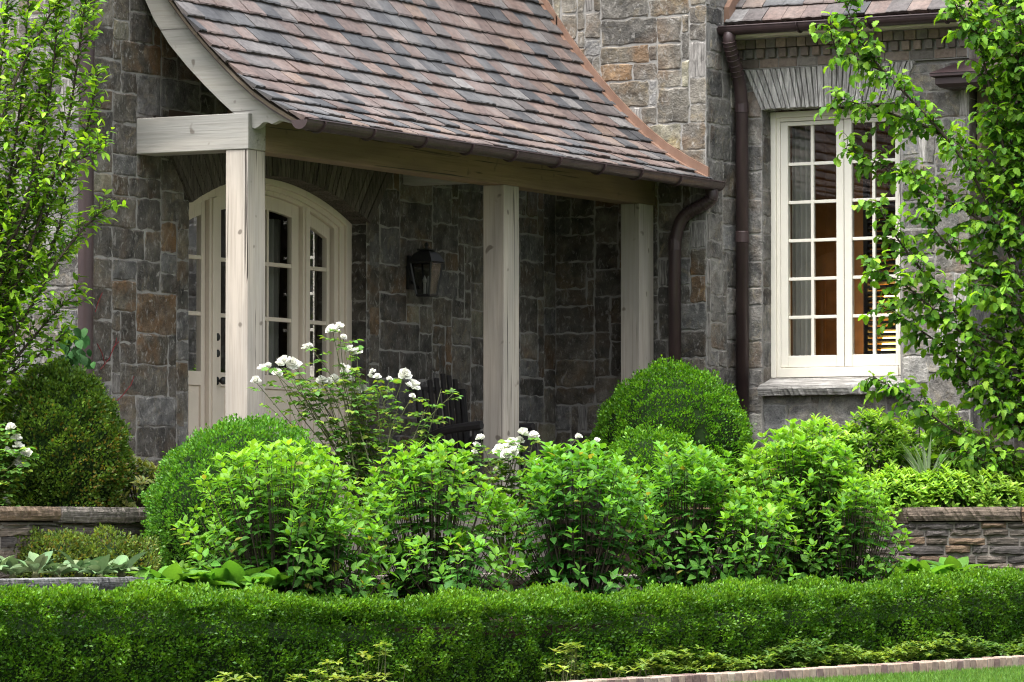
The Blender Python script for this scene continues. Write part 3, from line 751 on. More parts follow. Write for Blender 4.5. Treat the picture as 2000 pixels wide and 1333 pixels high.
for (p0, q0), (p1, q1) in zip(prof[:-1], prof[1:]):
    mb.add([(hx0 + p0, y0 + p0, hz + q0), (hx1, y0 + p0, hz + q0), (hx1, y0 + p1, hz + q1), (hx0 + p1, y0 + p1, hz + q1)], [(0, 1, 2, 3)])
    mb.add([(hx0 + p0, y0 + p0, hz + q0), (hx0 + p0, y1, hz + q0), (hx0 + p1, y1, hz + q1), (hx0 + p1, y0 + p1, hz + q1)], [(0, 1, 2, 3)])
mb.add([(hx0 + .06, y0 + .06, hz - .058), (hx1, y0 + .06, hz - .058), (hx1, y1, hz - .058), (hx0 + .06, y1, hz - .058)], [(0, 1, 2, 3)])
mb.build('hood_moulding', M['gutter'], hood)
mb = MB(); pts_ = [(VE + .02 + .55 * (1 - math.cos(t)), hz - .06 - .75 * (1 - math.sin(t))) for t in np.linspace(0, math.pi / 2, 10)]
poly = [(x, UW + .12, z) for x, z in pts_] + [(VE + .02, UW + .12, hz - .06)]
mb.prism(poly, (0, .12, 0)); mb.build('hood_bracket', M['soffit'], hood, bevel=.004)

# ------------------------------------------------------------------ wall lantern
lu = float(onv(833, 530, .17)[1]); lb = 1.79
lan = thing('wall_lantern', (0, lu, lb), 'black iron carriage lantern with glass sides on the shaded porch wall', 'lantern')
mb = MB(); cx = .17; z0, z1, z2 = lb, lb + .27, lb + .36
def ringp(h, z): return [(cx - h, lu - h, z), (cx + h, lu - h, z), (cx + h, lu + h, z), (cx - h, lu + h, z)]
B, T_ = ringp(.060, z0), ringp(.098, z1)
for a, b in zip(B, T_): mb.bar(a, b, .014, .014)
for Q in (B, T_):
    for i in range(4): mb.bar(Q[i], Q[(i + 1) % 4], .016, .016)
mb.prism(ringp(.058, z0 - .012), (0, 0, .012))
lf = mb.build('frame', M['black'], lan)
mb = MB(); R0, R1, R2 = ringp(.113, z1 + .006), ringp(.078, z1 + .07), ringp(.042, z1 + .10)
mb.add(R0 + R1 + R2 + ringp(.104, z1 - .004), [(0, 1, 5, 4), (1, 2, 6, 5), (2, 3, 7, 6), (3, 0, 4, 7), (4, 5, 9, 8), (5, 6, 10, 9), (6, 7, 11, 10), (7, 4, 8, 11), (8, 9, 10, 11), (12, 15, 14, 13), (0, 12, 13, 1), (1, 13, 14, 2), (2, 14, 15, 3), (3, 15, 12, 0)])
mb.prism(ringp(.058, z1 + .10), (0, 0, .012)); mb.lathe([(.012, 0), (.012, .02), (.02, .03), (.014, .045), (.004, .055)], (cx, lu, z1 + .112), 10)
mb.build('cap', M['black'], lan)
mb = MB()
for i in range(4):
    j = (i + 1) % 4; mb.add([B[i], B[j], T_[j], T_[i]], [(0, 1, 2, 3)])
mb.build('glass_pane', M['lantern_glass'], lan)
mb = MB(); mb.box((.0, lu - .05, lb + .05), (.028, lu + .05, lb + .33)); mb.bar((.02, lu, lb + .12), (cx - .07, lu, lb + .06), .02, .02); mb.bar((.02, lu, lb + .30), (cx, lu, z1 + .115), .02, .02); mb.build('backplate', M['black'], lan)
for k in (-1, 1):
    mb = MB(); mb.lathe([(.013, 0), (.013, .09), (.012, .095), (.016, .10), (.018, .12), (.003, .155)], (cx, lu + k * .03, lb + .005), 10); mb.build('candle', M['white'], lan)

# ------------------------------------------------------------------ rustic chair on the porch
ch = thing('armchair', (.5, 3.88, 0), 'dark slatted wooden armchair standing against the shaded porch wall', 'chair')
yc = 3.83; tilt = np.array([-.10, 0, .995])
def bp(u, h, v0=.47): return np.array([v0, u, .40]) + tilt * h
for k, (o, top) in enumerate(((-.26, .60), (-.16, .68), (-.05, .70), (.06, .74), (.16, .73), (.255, .70))):
    mb = MB(); mb.bar(bp(yc + o, -.05), bp(yc + o, top), .055, .022, (1, 0, 0)); mb.build('slat', M['dark_wood'], ch, bevel=.004)
for s in (-1, 1):
    mb = MB(); mb.tube([bp(yc + .36 * s, -.40) + (-.0, 0, 0), bp(yc + .36 * s, .62)], [.034, .030], 8); mb.build('back_post', M['dark_wood'], ch)
    mb = MB(); mb.tube([np.array([.98, yc + .40 * s, .0]), np.array([.97, yc + .40 * s, .68])], [.036, .034], 8); mb.build('leg', M['dark_wood'], ch)
    mb = MB(); mb.tube(smooth_path([bp(yc + .37 * s, .18), np.array([.7, yc + .42 * s, .66]), np.array([1.04, yc + .43 * s, .70])], 5), .036, 8); mb.build('arm', M['dark_wood'], ch)
for h in (.08, .60):
    mb = MB(); a, b = bp(yc - .42, h), bp(yc + .44, h); mb.tube([a - tilt * 0 + np.array([-.03, 0, 0]), b + np.array([-.03, 0, 0])], .026, 8); mb.build('rail', M['dark_wood'], ch)
mb = MB()
for k in range(6): mb.box((.48 + k * .085, yc - .36, .40 - k * .003), (.55 + k * .085, yc + .36, .425 - k * .003))
mb.build('seat', M['dark_wood'], ch, bevel=.004)

# ------------------------------------------------------------------ ground and terraces
def struct(o, k='structure'): o['kind'] = k; return o
def flat(name, P, z, depth, mat, amp=.0):
    mb = MB(); mb.prism([(x, y, z - depth) for x, y in P], (0, 0, depth)); return struct(mb.build(name, M[mat]))
flat('porch_floor', [(.02, U0), (1.16, U0), (1.16, UT), (.02, UT)], 0, .5, 'paving')
flat('upper_bed', [(-8, -14), (1.28, -14), (1.28, -1.4), (.0, -1.4), (.0, U0 - .02), (-8, U0 - .02)], -.05, .6, 'soil')
HA = np.array([4.0, -1.26])                           # hedge line origin and direction in plan
# hedge control points from the photograph: (pixel x, top y, depth)
HP = [(-260, 1148, 26.0), (0, 1150, 26.9), (350, 1153, 28.0), (700, 1168, 29.0), (1000, 1163, 30.0), (1300, 1153, 30.9), (1600, 1140, 31.9), (1800, 1127, 32.6), (2000, 1114, 33.3), (2300, 1098, 34.3)]
HQ = np.array([atd(h[0], h[1] + 7, h[2]) for h in HP])
hd = nrm((HQ[-1] - HQ[0])[:2]); hn = np.array([hd[1], -hd[0]])       # hn: towards the viewer
bA, bB = atd(1300, 1322, 29.95), atd(2000, 1283, 32.25)
bd = nrm((bB - bA)[:2]); bslope = (bB[2] - bA[2]) / np.linalg.norm((bB - bA)[:2])
def lawn_z(x, y):
    s = (x - bA[0]) * bd[0] + (y - bA[1]) * bd[1]; return bA[2] - .10 + np.clip(bslope * s, -.2, .25)
mb = MB(); gs = np.r_[-150, -60, np.linspace(-20, 20, 41), 60, 150]; V = [(bA[0] + bd[0] * s + hn[0] * t, bA[1] + bd[1] * s + hn[1] * t, 0) for s in gs for t in gs]
V = [(x, y, float(lawn_z(x, y))) for x, y, _ in V]; m_ = len(gs)
mb.add(V, [(i * m_ + j, (i + 1) * m_ + j, (i + 1) * m_ + j + 1, i * m_ + j + 1) for i in range(m_ - 1) for j in range(m_ - 1)])
struct(mb.build('lawn', M['lawn'], smooth=True))
def strip_bed(name, o0, o1, z, mat, depth=.5):
    a, b = HQ[0][:2] - hd * 6, HQ[-1][:2] + hd * 6
    return flat(name, [a - hn * o0, b - hn * o0, b - hn * o1, a - hn * o1], z, depth, mat)
strip_bed('hedge_bed', -.36, .2, -1.185, 'soil', .3)
strip_bed('shrub_bed', .2, 3.0, -.78, 'soil', .7)
flat('lower_terrace', [(-4, -14), (2.40, -14), (2.40, 4.25), (-4, 4.25)], -.50, .8, 'paving')
flat('side_bed', [(VT + .02, 4.25), (8.6, 4.25), (8.6, UW - .02), (VT + .02, UW - .02)], -.06, .9, 'soil')
flat('side_bed', [(1.18, 4.25), (VT + .02, 4.25), (VT + .02, UT - .02), (1.18, UT - .02)], -.062, .9, 'soil')

# garden walls of thin bedded stone with thick caps
def bed_wall(name, org, ax, nor, L, z0, z1, label, seed, cap=.10, tone=1.0, capcol=(.20, .175, .15), rustc=.35, over=.05):
    org = np.array([*org[:2], 0.0]); ax = np.array([*ax, 0.0]); nor = np.array([*nor, 0.0]); r = np.random.default_rng(seed)
    t = thing(name, org + ax * L / 2 + np.array([0, 0, z0]), label, 'garden wall')
    mb = MB(); P = lambda a, d, z: org + ax * a + nor * d + np.array([0, 0, z])
    mb.add([P(0, 0, z0), P(L, 0, z0), P(L, 0, z1 - cap), P(0, 0, z1 - cap), P(0, -.3, z0), P(L, -.3, z0), P(L, -.3, z1 - cap), P(0, -.3, z1 - cap)], [(0, 1, 2, 3), (5, 4, 7, 6), (1, 5, 6, 2), (4, 0, 3, 7), (3, 2, 6, 7)], (1, 1, 1, 0), 1)
    z = z0 + .01
    while z < z1 - cap - .02:
        h = min(r.uniform(.045, .085), z1 - cap - .004 - z); a = -r.uniform(0, .2)
        while a < L:
            l = r.uniform(.12, .42); a0, a1 = max(0, a) + .008, min(L, a + l) - .008; a += l
            if a1 - a0 < .03: continue
            m = 6; V = []; pr_ = r.uniform(.012, .035); wob = r.uniform(-.006, .006)
            for i in range(m + 1):
                q = a0 + (a1 - a0) * i / m; e = 0 if i in (0, m) else 1; j = r.uniform(-.006, .006, 4)
                zl, zh = z + .006 + j[0] + wob, z + h - .006 + j[1] + wob
                V += [P(q, .001, zl), P(q, .004 + pr_ * e * .8, zl + .006), P(q, .004 + pr_ * e + j[2], (zl + zh) / 2), P(q, .004 + pr_ * e * .8, zh - .006), P(q, .001, zh)]
            b = r.uniform(.6, 1.25) * tone; c0 = [(.125, .105, .088), (.085, .075, .07), (.155, .125, .098), (.17, .115, .075)][r.choice(4, p=[.4, .3, .2, .1])]
            mb.add(V, [(i * 5 + k, (i + 1) * 5 + k, (i + 1) * 5 + k + 1, i * 5 + k + 1) for i in range(m) for k in range(4)], (*(np.array(c0) * b), .3), 0)
        z += h
    mb.build('wall_face', [M['strata'], M['bed_mortar']], t, recalc=False)
    a = 0; mb = MB()
    while a < L:
        l = r.uniform(.55, 1.1); a1 = min(L, a + l); m = 44; V = []; ov = over + r.uniform(-.012, .012); th = cap * r.uniform(.85, 1.1)
        for i in range(m + 1):
            q = a + .006 + (a1 - a - .012) * i / m; j = r.normal(0, .0035, 5)
            V += [P(q, -.32, z1 + j[0] * .2), P(q, ov + j[1], z1 + j[0] * .3), P(q, ov + .008 + j[2], z1 - th * .3), P(q, ov + .004 + j[3], z1 - th * .65), P(q, ov - .012 + j[4], z1 - th), P(q, -.32, z1 - th)]
        rr_ = r.uniform(0, 1); c0 = np.array(capcol) * r.uniform(.8, 1.2) * (np.array((1.0, .8, .62)) if rr_ < rustc else 1.0)
        mb.add(V, [(i * 6 + k, (i + 1) * 6 + k, (i + 1) * 6 + (k + 1) % 6, i * 6 + (k + 1) % 6) for i in range(m) for k in range(6)] + [tuple(range(6)), tuple(m * 6 + k for k in range(5, -1, -1))], (*c0, .3)); a = a1
    mb.build('cap_stone', M['strata'], t)
    return t
lw = onv(145, 991, 1.30)
bed_wall('garden_wall', (1.30, -9), (0, 1), (1, 0), 9 - 1.45, -.60, lw[2], 'low wall of thin grey bedded stone under the bronzed round bush at left', 31, .105, 1.0, (.23, .20, .175), .35)
rw = onu(1860, 991, 4.2)
bed_wall('garden_wall', (2.3, 4.2), (1, 0), (0, -1), 6, -.9, rw[2], 'low wall of brown bedded stone with rusty cap under the yellow green shrubs at right', 32, .115, .95, (.17, .13, .10), .5)
l2 = onv(100, 1131, 2.45)
bed_wall('garden_wall', (2.45, -9), (0, 1), (1, 0), 9 - 2.95, -1.0, l2[2], 'lowest grey slab capped kerb wall in front of the silvery plants', 33, .09, .7, (.12, .12, .12), 0, .03)
l3 = onv(870, 1123, 2.5)
bed_wall('garden_wall', (2.5, -2.4), (0, 1), (1, 0), 4.6, -1.0, l3[2], 'dark low wall glimpsed behind the stems of the leafy shrubs', 34, .09, .7, (.20, .17, .15), 0, .03)

# brick edging
mb = MB(); r = np.random.default_rng(12); s = -3.2; Lb = 5.5
while s < Lb:
    wb = .064 * r.uniform(.94, 1.06); p = bA[:2] + bd * s; z = bA[2] + bslope * s + r.uniform(-.004, .004)
    f = r.uniform(-.004, .004); c = (*(np.array([(.30, .22, .17), (.25, .185, .15), (.15, .10, .09), (.34, .27, .21)][r.choice(4, p=[.4, .3, .15, .15])]) * r.uniform(.85, 1.15)), 0)
    nb = np.array([bd[1], -bd[0]]); q0, q1 = p + bd * .004, p + bd * (wb - .004)
    mb.prism([(*(q0 + nb * f), z - .14), (*(q1 + nb * f), z - .14), (*(q1 - nb * .19), z - .14), (*(q0 - nb * .19), z - .14)], (0, 0, .14), c); s += wb
p0, p1 = bA[:2] - bd * 3.2, bA[:2] + bd * Lb; nb = np.array([bd[1], -bd[0]])
zb0, zb1 = bA[2] - bslope * 3.2 - .006, bA[2] + bslope * Lb - .006
mb.add([(*(p0 - nb * .008), zb0 - .15), (*(p1 - nb * .008), zb1 - .15), (*(p1 - nb * .008), zb1), (*(p0 - nb * .008), zb0), (*(p0 - nb * .185), zb0), (*(p1 - nb * .185), zb1)], [(0, 1, 2, 3), (3, 2, 5, 4)], (.3, .27, .24, 0), 1)
tag(mb.build('brick_edging', [M['brick'], M['mortar']], bevel=.004), 'row of upright reddish bricks edging the lawn in front of the hedge', 'edging')

# ------------------------------------------------------------------ foliage
def tmpl(width=.5, n=4, fold=.18, curl=.25, prof=None, teeth=0.0):
    t = np.linspace(0, 1, n + 1)
    hw = prof(t) if prof is not None else np.sin(np.pi * t ** .8) ** .9
    hw = hw / hw.max() * width / 2
    if teeth: hw = hw * (1 + teeth * np.where(np.arange(n + 1) % 2, 1, -1))
    mid = np.stack([0 * t, t, -curl * t ** 2], 1)
    Lf = np.stack([-hw, t + .02, fold * hw * 2 - curl * t ** 2], 1)[1:-1]; Rf = Lf * np.array([-1, 1, 1])
    V = np.vstack([mid, Lf, Rf]); l0 = n + 1; r0 = l0 + n - 1; F = [(0, 1, l0), (0, r0, 1)]
    for i in range(1, n - 1):
        F += [(i, i + 1, l0 + i), (i, l0 + i, l0 + i - 1), (i, r0 + i - 1, r0 + i), (i, r0 + i, i + 1)]
    F += [(n - 1, n, l0 + n - 2), (n - 1, r0 + n - 2, n)]
    return V, np.array(F)
T_BOX = tmpl(.62, 2, .25, .15)
T_HYD = tmpl(.56, 4, .16, .20, lambda t: np.sin(np.pi * t ** .72) ** 1.1)
T_ELL = tmpl(.42, 4, .15, .22)
T_LOB = tmpl(.70, 8, .20, .50, lambda t: np.sin(np.pi * np.clip(t, 0, 1) ** 1.05) ** .65, .17)
T_NAR = tmpl(.42, 3, .15, .2, lambda t: np.sin(np.pi * t ** 1.3) ** .9)
T_HOS = tmpl(.62, 6, .20, .45, lambda t: np.sin(np.pi * t ** .62) ** 1.0)
T_LAM = tmpl(.48, 5, .28, .25, lambda t: np.sin(np.pi * t ** .85) ** .8)
T_STR = tmpl(.045, 4, .2, .35, lambda t: np.sin(np.pi * (.15 + .85 * t)) + .05)
T_OVA = tmpl(.66, 4, .12, .2)
def leaves(name, tm, P, D, N, S, C, mat, parent=None):
    V0, F0 = tm; P = np.asarray(P, float); D = nrm(D); X = nrm(np.cross(D, N)); N2 = np.cross(X, D); S = np.asarray(S, float).reshape(-1, 1, 1)
    V = P[:, None, :] + S * (V0[None, :, 0:1] * X[:, None] + V0[None, :, 1:2] * D[:, None] + V0[None, :, 2:3] * N2[:, None])
    k = len(V0); F = (F0[None] + (np.arange(len(P)) * k)[:, None, None]).reshape(-1, 3)
    C = np.concatenate([np.clip(np.asarray(C, float), 0, 1), np.zeros((len(P), 1))], 1); CC = np.repeat(C, k, 0)
    return mesh_np(name, V.reshape(-1, 3), F, CC, mat, parent)
def rdir(n, r): return nrm(r.normal(size=(n, 3)))
def mixcol(a, b, t): t = np.asarray(t).reshape(-1, 1); return np.array(a) * (1 - t) + np.array(b) * t
def jit(C, r, s=.18):
    n = len(C); return C * (1 + r.normal(0, s, (n, 1))) * (1 + r.normal(0, .06, (n, 3)))
def sinfield(P, r, freq, n=6):
    out = 0
    for _ in range(n):
        k = rdir(1, r)[0] * freq * r.uniform(.6, 1.5); out = out + np.sin(P @ k + r.uniform(0, 6.28))
    return out / math.sqrt(n)

# --- clipped box hedge along the front
r = np.random.default_rng(21)
hedge = thing('boxwood_hedge', HQ[4] + np.array([0, 0, -.6]), 'long clipped dark green boxwood hedge running across the front of the garden', 'hedge')
seg = np.r_[0, np.cumsum(np.linalg.norm(np.diff(HQ[:, :2], axis=0), axis=1))]; HL = seg[-1]
def hpos(s): return np.stack([np.interp(s, seg, HQ[:, i]) for i in range(3)], -1)
HW, HH = .30, .72
def hedge_pts(n, r):
    s = r.uniform(0, HL, n); q = r.uniform(0, 1, n); c = hpos(s); P = np.zeros((n, 3)); Nn = np.zeros((n, 3))
    per = 2 * HW + 2 * HH * .95; x = q * (2 * HW + HH + .25); hn3 = np.array([hn[0], hn[1], 0])
    front = x < HH; top = (~front) & (x < HH + 2 * HW); back = x >= HH + 2 * HW
    rd = .11
    oy = np.where(front, HW, np.where(top, HW - (x - HH), -HW)); oz = np.where(front, x - HH, np.where(top, 0, -(x - HH - 2 * HW)))
    ny = np.where(front, 1.0, np.where(top, 0.0, -1.0)); nz = np.where(top, 1.0, 0.0)
    # round the shoulders
    cy = np.clip(oy, -HW + rd, HW - rd); cz = np.minimum(oz, -rd); dy, dz = oy - cy, oz - cz; l = np.sqrt(dy * dy + dz * dz) + 1e-6
    k = np.where((np.abs(dy) > 1e-4) & (dz > 1e-4), 1, 0)
    ny = np.where(k, dy / l, ny); nz = np.where(k, dz / l, nz); oy = np.where(k, cy + dy / l * rd, oy); oz = np.where(k, cz + dz / l * rd, oz)
    oy = oy * (1 - .10 * np.clip(-oz / HH, 0, 1))
    P = c + hn3 * oy[:, None] + np.array([0, 0, 1.0]) * oz[:, None]
    Nn = hn3 * ny[:, None] + np.array([0, 0, 1.0]) * nz[:, None]
    return P, nrm(Nn), oz, s
P, N_, oz, hs_ = hedge_pts(210000, r)
f1 = sinfield(P, np.random.default_rng(1), 9, 8); f2 = sinfield(P, np.random.default_rng(2), 32, 8)
dep = .026 * f1 + .030 * f2 + r.normal(0, .010, len(P)) - .012 - np.abs(r.normal(0, .02, len(P))) + (r.random(len(P)) < .03) * r.uniform(.01, .04, len(P))
cl = np.cumsum(np.random.default_rng(77).uniform(.45, .85, 30)); gap_ = np.min(np.abs(hs_[:, None] - cl[None] + .03 * np.sin(oz * 9)[:, None]), axis=1)
dep = dep - .05 * np.exp(-(gap_ / .035) ** 2) * (N_[:, 2] < .6) + .018 * np.cos(np.clip(gap_ / .35, 0, 1) * 3.14 + 3.14)
keep = (r.random(len(P)) < np.clip(.95 + .25 * f2, .3, 1)) & (r.random(len(P)) < np.clip(1.25 + oz / HH * .75, 0.2, 1))
P, N_, dep, oz, f2 = P[keep], N_[keep], dep[keep], oz[keep], f2[keep]; n = len(P)
P = P + N_ * dep[:, None]
D = nrm(N_ * .9 + rdir(n, r) * .75 + np.array([0, 0, .45])); S = r.uniform(.018, .032, n)
paleness = np.clip(r.normal(.22, .25, n) + .25 * (N_[:, 2] > .5) + .1 * f2, 0, 1)  # share of the paler green, higher on the top and raised lumps
C = jit(mixcol((.034, .105, .008), (.14, .29, .016), np.clip(paleness + .12 * f1[keep][:n], 0, 1)), r)
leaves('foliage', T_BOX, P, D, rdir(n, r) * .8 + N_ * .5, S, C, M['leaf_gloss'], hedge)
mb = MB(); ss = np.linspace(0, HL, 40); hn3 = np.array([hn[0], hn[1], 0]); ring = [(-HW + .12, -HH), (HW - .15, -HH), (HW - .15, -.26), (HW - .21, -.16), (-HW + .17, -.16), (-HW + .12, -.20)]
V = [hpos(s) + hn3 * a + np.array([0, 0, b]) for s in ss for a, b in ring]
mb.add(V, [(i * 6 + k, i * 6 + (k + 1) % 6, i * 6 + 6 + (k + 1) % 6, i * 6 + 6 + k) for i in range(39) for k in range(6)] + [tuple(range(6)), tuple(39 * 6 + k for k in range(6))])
mb.build('dark_core', M['core'], hedge)  # solid dark core behind the leaf gaps, paints the hedge's inner shade

def clipped(name, c, rx, rz, base, label, n, c1, c2, seed, leaf=(.018, .03), gold=0.0, lump=.033, tm=T_BOX, keepf=.86, cone=0.0):
    """clipped dome: centre c, radius rx, height radius rz, cut off at height base"""
    r = np.random.default_rng(seed); c = np.array(c, float); t = thing(name, (c[0], c[1], base), label, 'shrub')
    U = rdir(n * 2, r); U = U[c[2] + U[:, 2] * rz > base][:n]; n = len(U)
    taper = 1 - cone * np.clip(U[:, 2], 0, 1) ** 1.5
    R3 = np.stack([rx * taper, rx * taper, np.full(n, rz)], 1); P = c + U * R3; N_ = nrm(U / R3)
    f1 = sinfield(P, np.random.default_rng(seed + 1), 8, 8); f2 = sinfield(P, np.random.default_rng(seed + 2), 34, 8)
    P = P + N_ * (lump * f1 + lump * f2 + r.normal(0, .010, n) - np.abs(r.normal(0, .025, n)) + (r.random(n) < .04) * r.uniform(.01, .045, n))[:, None]
    k = r.random(n) < np.clip(keepf + .25 * f2, .25, 1); P, N_, f2, f1 = P[k], N_[k], f2[k], f1[k]; n = len(P)
    D = nrm(N_ * .9 + rdir(n, r) * .7 + np.array([0, 0, .5])); S = r.uniform(*leaf, n)
    C = jit(mixcol(c1, c2, np.clip(r.normal(.3, .28, n) + .12 * f2, 0, 1)), r)
    if gold:
        gm = (r.random(n) < gold * np.clip(.6 + .7 * f1, 0, 1.6) * np.clip(1.2 - U[:len(k)][k][:, 2], .2, 1.2)); C[gm] = jit(mixcol((.12, .09, .015), (.22, .18, .03), r.random(gm.sum())), r)
    leaves('foliage', tm, P, D, rdir(n, r) * .8 + N_ * .5, S, C, M['leaf_gloss'], t)
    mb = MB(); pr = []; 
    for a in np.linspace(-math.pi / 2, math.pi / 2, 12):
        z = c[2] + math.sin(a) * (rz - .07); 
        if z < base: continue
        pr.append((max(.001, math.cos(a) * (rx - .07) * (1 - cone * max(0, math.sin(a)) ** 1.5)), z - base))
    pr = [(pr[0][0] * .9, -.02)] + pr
    mb.lathe(pr, (c[0], c[1], base), 20); mb.build('dark_core', M['core'], t)  # solid dark filler in the dome, inner shade put into its colour
    return t
G1, G2 = (.042, .14, .008), (.17, .38, .018)
c = atd(478, 1002, 30.5); clipped('boxwood_ball', c, .66, .635, -.5, 'clipped boxwood ball beside the lowest left shrub, under the first porch post', 34000, (.042, .14, .012), (.16, .37, .03), 41)
c = atd(1313, 886, 36.4); clipped('boxwood_ball', c, .66, .69, -.07, 'large smooth boxwood dome in front of the right end of the porch', 36000, G1, G2, 42)
c = atd(1275, 925, 34.4); clipped('boxwood_ball', c, .36, .33, -.5, 'small boxwood ball half hidden between the leafy shrubs and the large dome', 9000, G1, G2, 43)
c = atd(118, 905, 31.0); clipped('boxwood_bush', c, .47, .70, -.06, 'old rounded boxwood bush with bronzed golden leaves under the left tree', 32000, (.042, .092, .012), (.13, .22, .025), 44, (.02, .034), .15, .035, T_BOX, .85, .10)

# --- big leafy shrubs
def hydrangea(px, py_base, Z, rx, h, label, seed, nst=75, lean=0.0, base_z=-.78):
    r = np.random.default_rng(seed); b = atd(px, 1100, Z); b[2] = base_z; rx *= 1.03; h -= .05; nst = int(nst * 1.15)
    t = thing('hydrangea', b, label, 'shrub', 'leafy hydrangeas behind the hedge'); st = MB(); P, D, N_, S, C = [], [], [], [], []; tone = r.uniform(.8, 1.15); big = r.uniform(.88, 1.1)
    for i in range(nst):
        ph = r.uniform(0, 2 * math.pi); q = math.sqrt(r.uniform(0, 1)); rr = rx * q * .92
        hh = (h - .05) * math.sqrt(max(.08, 1 - (q * .90) ** 3.6)) * r.uniform(.86, 1.02)
        if i % 3 == 0: hh *= r.uniform(.22, .75); rr = rx * r.uniform(.6, 1.05)
        out = np.array([math.cos(ph), math.sin(ph), 0]); p0 = b + out * rr * .25; p2 = b + out * rr + np.array([0, 0, hh]) ; p1 = b + out * rr * .62 + np.array([0, 0, hh * .55])
        L = np.linalg.norm(p2 - p0); m = max(6, int(L / .05)); tt = np.linspace(0, 1, m)
        path = ((1 - tt) ** 2)[:, None] * p0 + (2 * tt * (1 - tt))[:, None] * p1 + (tt ** 2)[:, None] * p2
        st.tube(path[::3] if m > 8 else path, np.linspace(.006, .0025, len(path[::3] if m > 8 else path)), 4, cap=False)
        az = r.uniform(0, 6.28)
        for j in range(int(m * .10), m):
            t_ = j / (m - 1); T = nrm(path[min(j + 1, m - 1)] - path[max(j - 1, 0)])
            if j % 2 and t_ < .82: continue
            az += math.pi / 2 + r.normal(0, .15)
            if t_ < .6 and r.random() < .15: continue
            nl = 4 if t_ > .93 else 2
            for s in range(nl):
                a = az + (math.pi if nl == 2 else math.pi / 2) * s; x = nrm(np.cross(T, (.31, .87, .2))); y = np.cross(T, x); rad_ = x * math.cos(a) + y * math.sin(a)
                tip = t_ > .93; upk = .25 + (1.1 if tip else .25 * (t_ - .5))
                d = nrm(rad_ + T * upk * .8 + np.array([0, 0, -.14 + .24 * t_]) + r.normal(0, .16, 3))
                P.append(path[j] + rad_ * .012); D.append(d); N_.append(nrm(T * 1.0 + np.array([0, 0, .8]) + r.normal(0, .25, 3)))
                sz = big * r.uniform(.062, .108) * (1 if t_ < .8 else .9 if not tip else .72); S.append(sz)
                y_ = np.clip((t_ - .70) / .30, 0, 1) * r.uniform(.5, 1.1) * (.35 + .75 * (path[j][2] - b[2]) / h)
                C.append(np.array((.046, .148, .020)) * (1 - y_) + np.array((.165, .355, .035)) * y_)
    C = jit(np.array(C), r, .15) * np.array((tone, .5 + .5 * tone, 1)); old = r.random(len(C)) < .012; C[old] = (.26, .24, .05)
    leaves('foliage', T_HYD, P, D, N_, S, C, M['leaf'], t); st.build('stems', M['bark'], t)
    return t
hydrangea(545, 0, 29.35, .66, 1.30, 'leftmost mounded hydrangea, leaning over the clipped ball', 51, 165)
hydrangea(650, 0, 29.25, .40, .85, 'low hydrangea shoot in front of the rose canes and left of the middle bare stems', 58, 55)
hydrangea(845, 0, 30.7, .56, 1.33, 'upright middle hydrangea right below the slatted chair, thin bare stems showing', 52, 120)
hydrangea(890, 0, 30.4, .50, .72, 'short spreading hydrangea low in the middle just behind the hedge', 59, 45)
hydrangea(1130, 0, 31.5, .56, 1.36, 'dense hydrangea with the rose flowers at its left shoulder', 53, 140)
hydrangea(1335, 0, 32.3, .58, 1.34, 'hydrangea standing in front of the large boxwood dome', 54, 140)
hydrangea(1570, 0, 33.3, .62, 1.52, 'tallest hydrangea at the right end, below the casement window', 55, 160)
hydrangea(1660, 0, 33.0, .46, 1.12, 'rightmost hydrangea, leaning towards the brown garden wall', 56, 85)
hydrangea(1450, 0, 32.2, .46, 1.02, 'low leafy hydrangea between the two right hand hydrangeas at the hedge', 57, 80)

# --- white roses
def rose_mesh(seed, rr):
    r = np.random.default_rng(seed); tm = tmpl(1.05, 4, .35, -.35, lambda t: np.sin(np.pi * (.08 + .84 * t) ** 1.4) ** .6)
    P, D, N_, S, C = [], [], [], [], []
    for k, (nn, el, s) in enumerate(((7, -5, 1.0), (7, 25, .95), (6, 50, .8), (5, 70, .62), (3, 85, .45))):
        for i in range(nn):
            a = 2 * math.pi * (i + .5 * k) / nn + r.normal(0, .15); e = rad(el + r.normal(0, 9))
            d = np.array([math.cos(a) * math.cos(e), math.sin(a) * math.cos(e), math.sin(e)])
            P.append(np.array([0, 0, rr * .12 * k])); D.append(d); N_.append(np.array([-math.cos(a) * math.sin(e), -math.sin(a) * math.sin(e), math.cos(e)])); S.append(rr * s * r.uniform(.85, 1.1)); C.append((.90, .90, .88))
    return P, D, N_, S, C
protos = []
for i in range(4):
    o = leaves('flower', tmpl(1.05, 4, .35, -.35, lambda t: np.sin(np.pi * (.08 + .84 * t) ** 1.4) ** .6), *rose_mesh(60 + i, .05)[:4], rose_mesh(60 + i, .05)[4], M['petal']); protos.append(o.data); bpy.data.objects.remove(o)
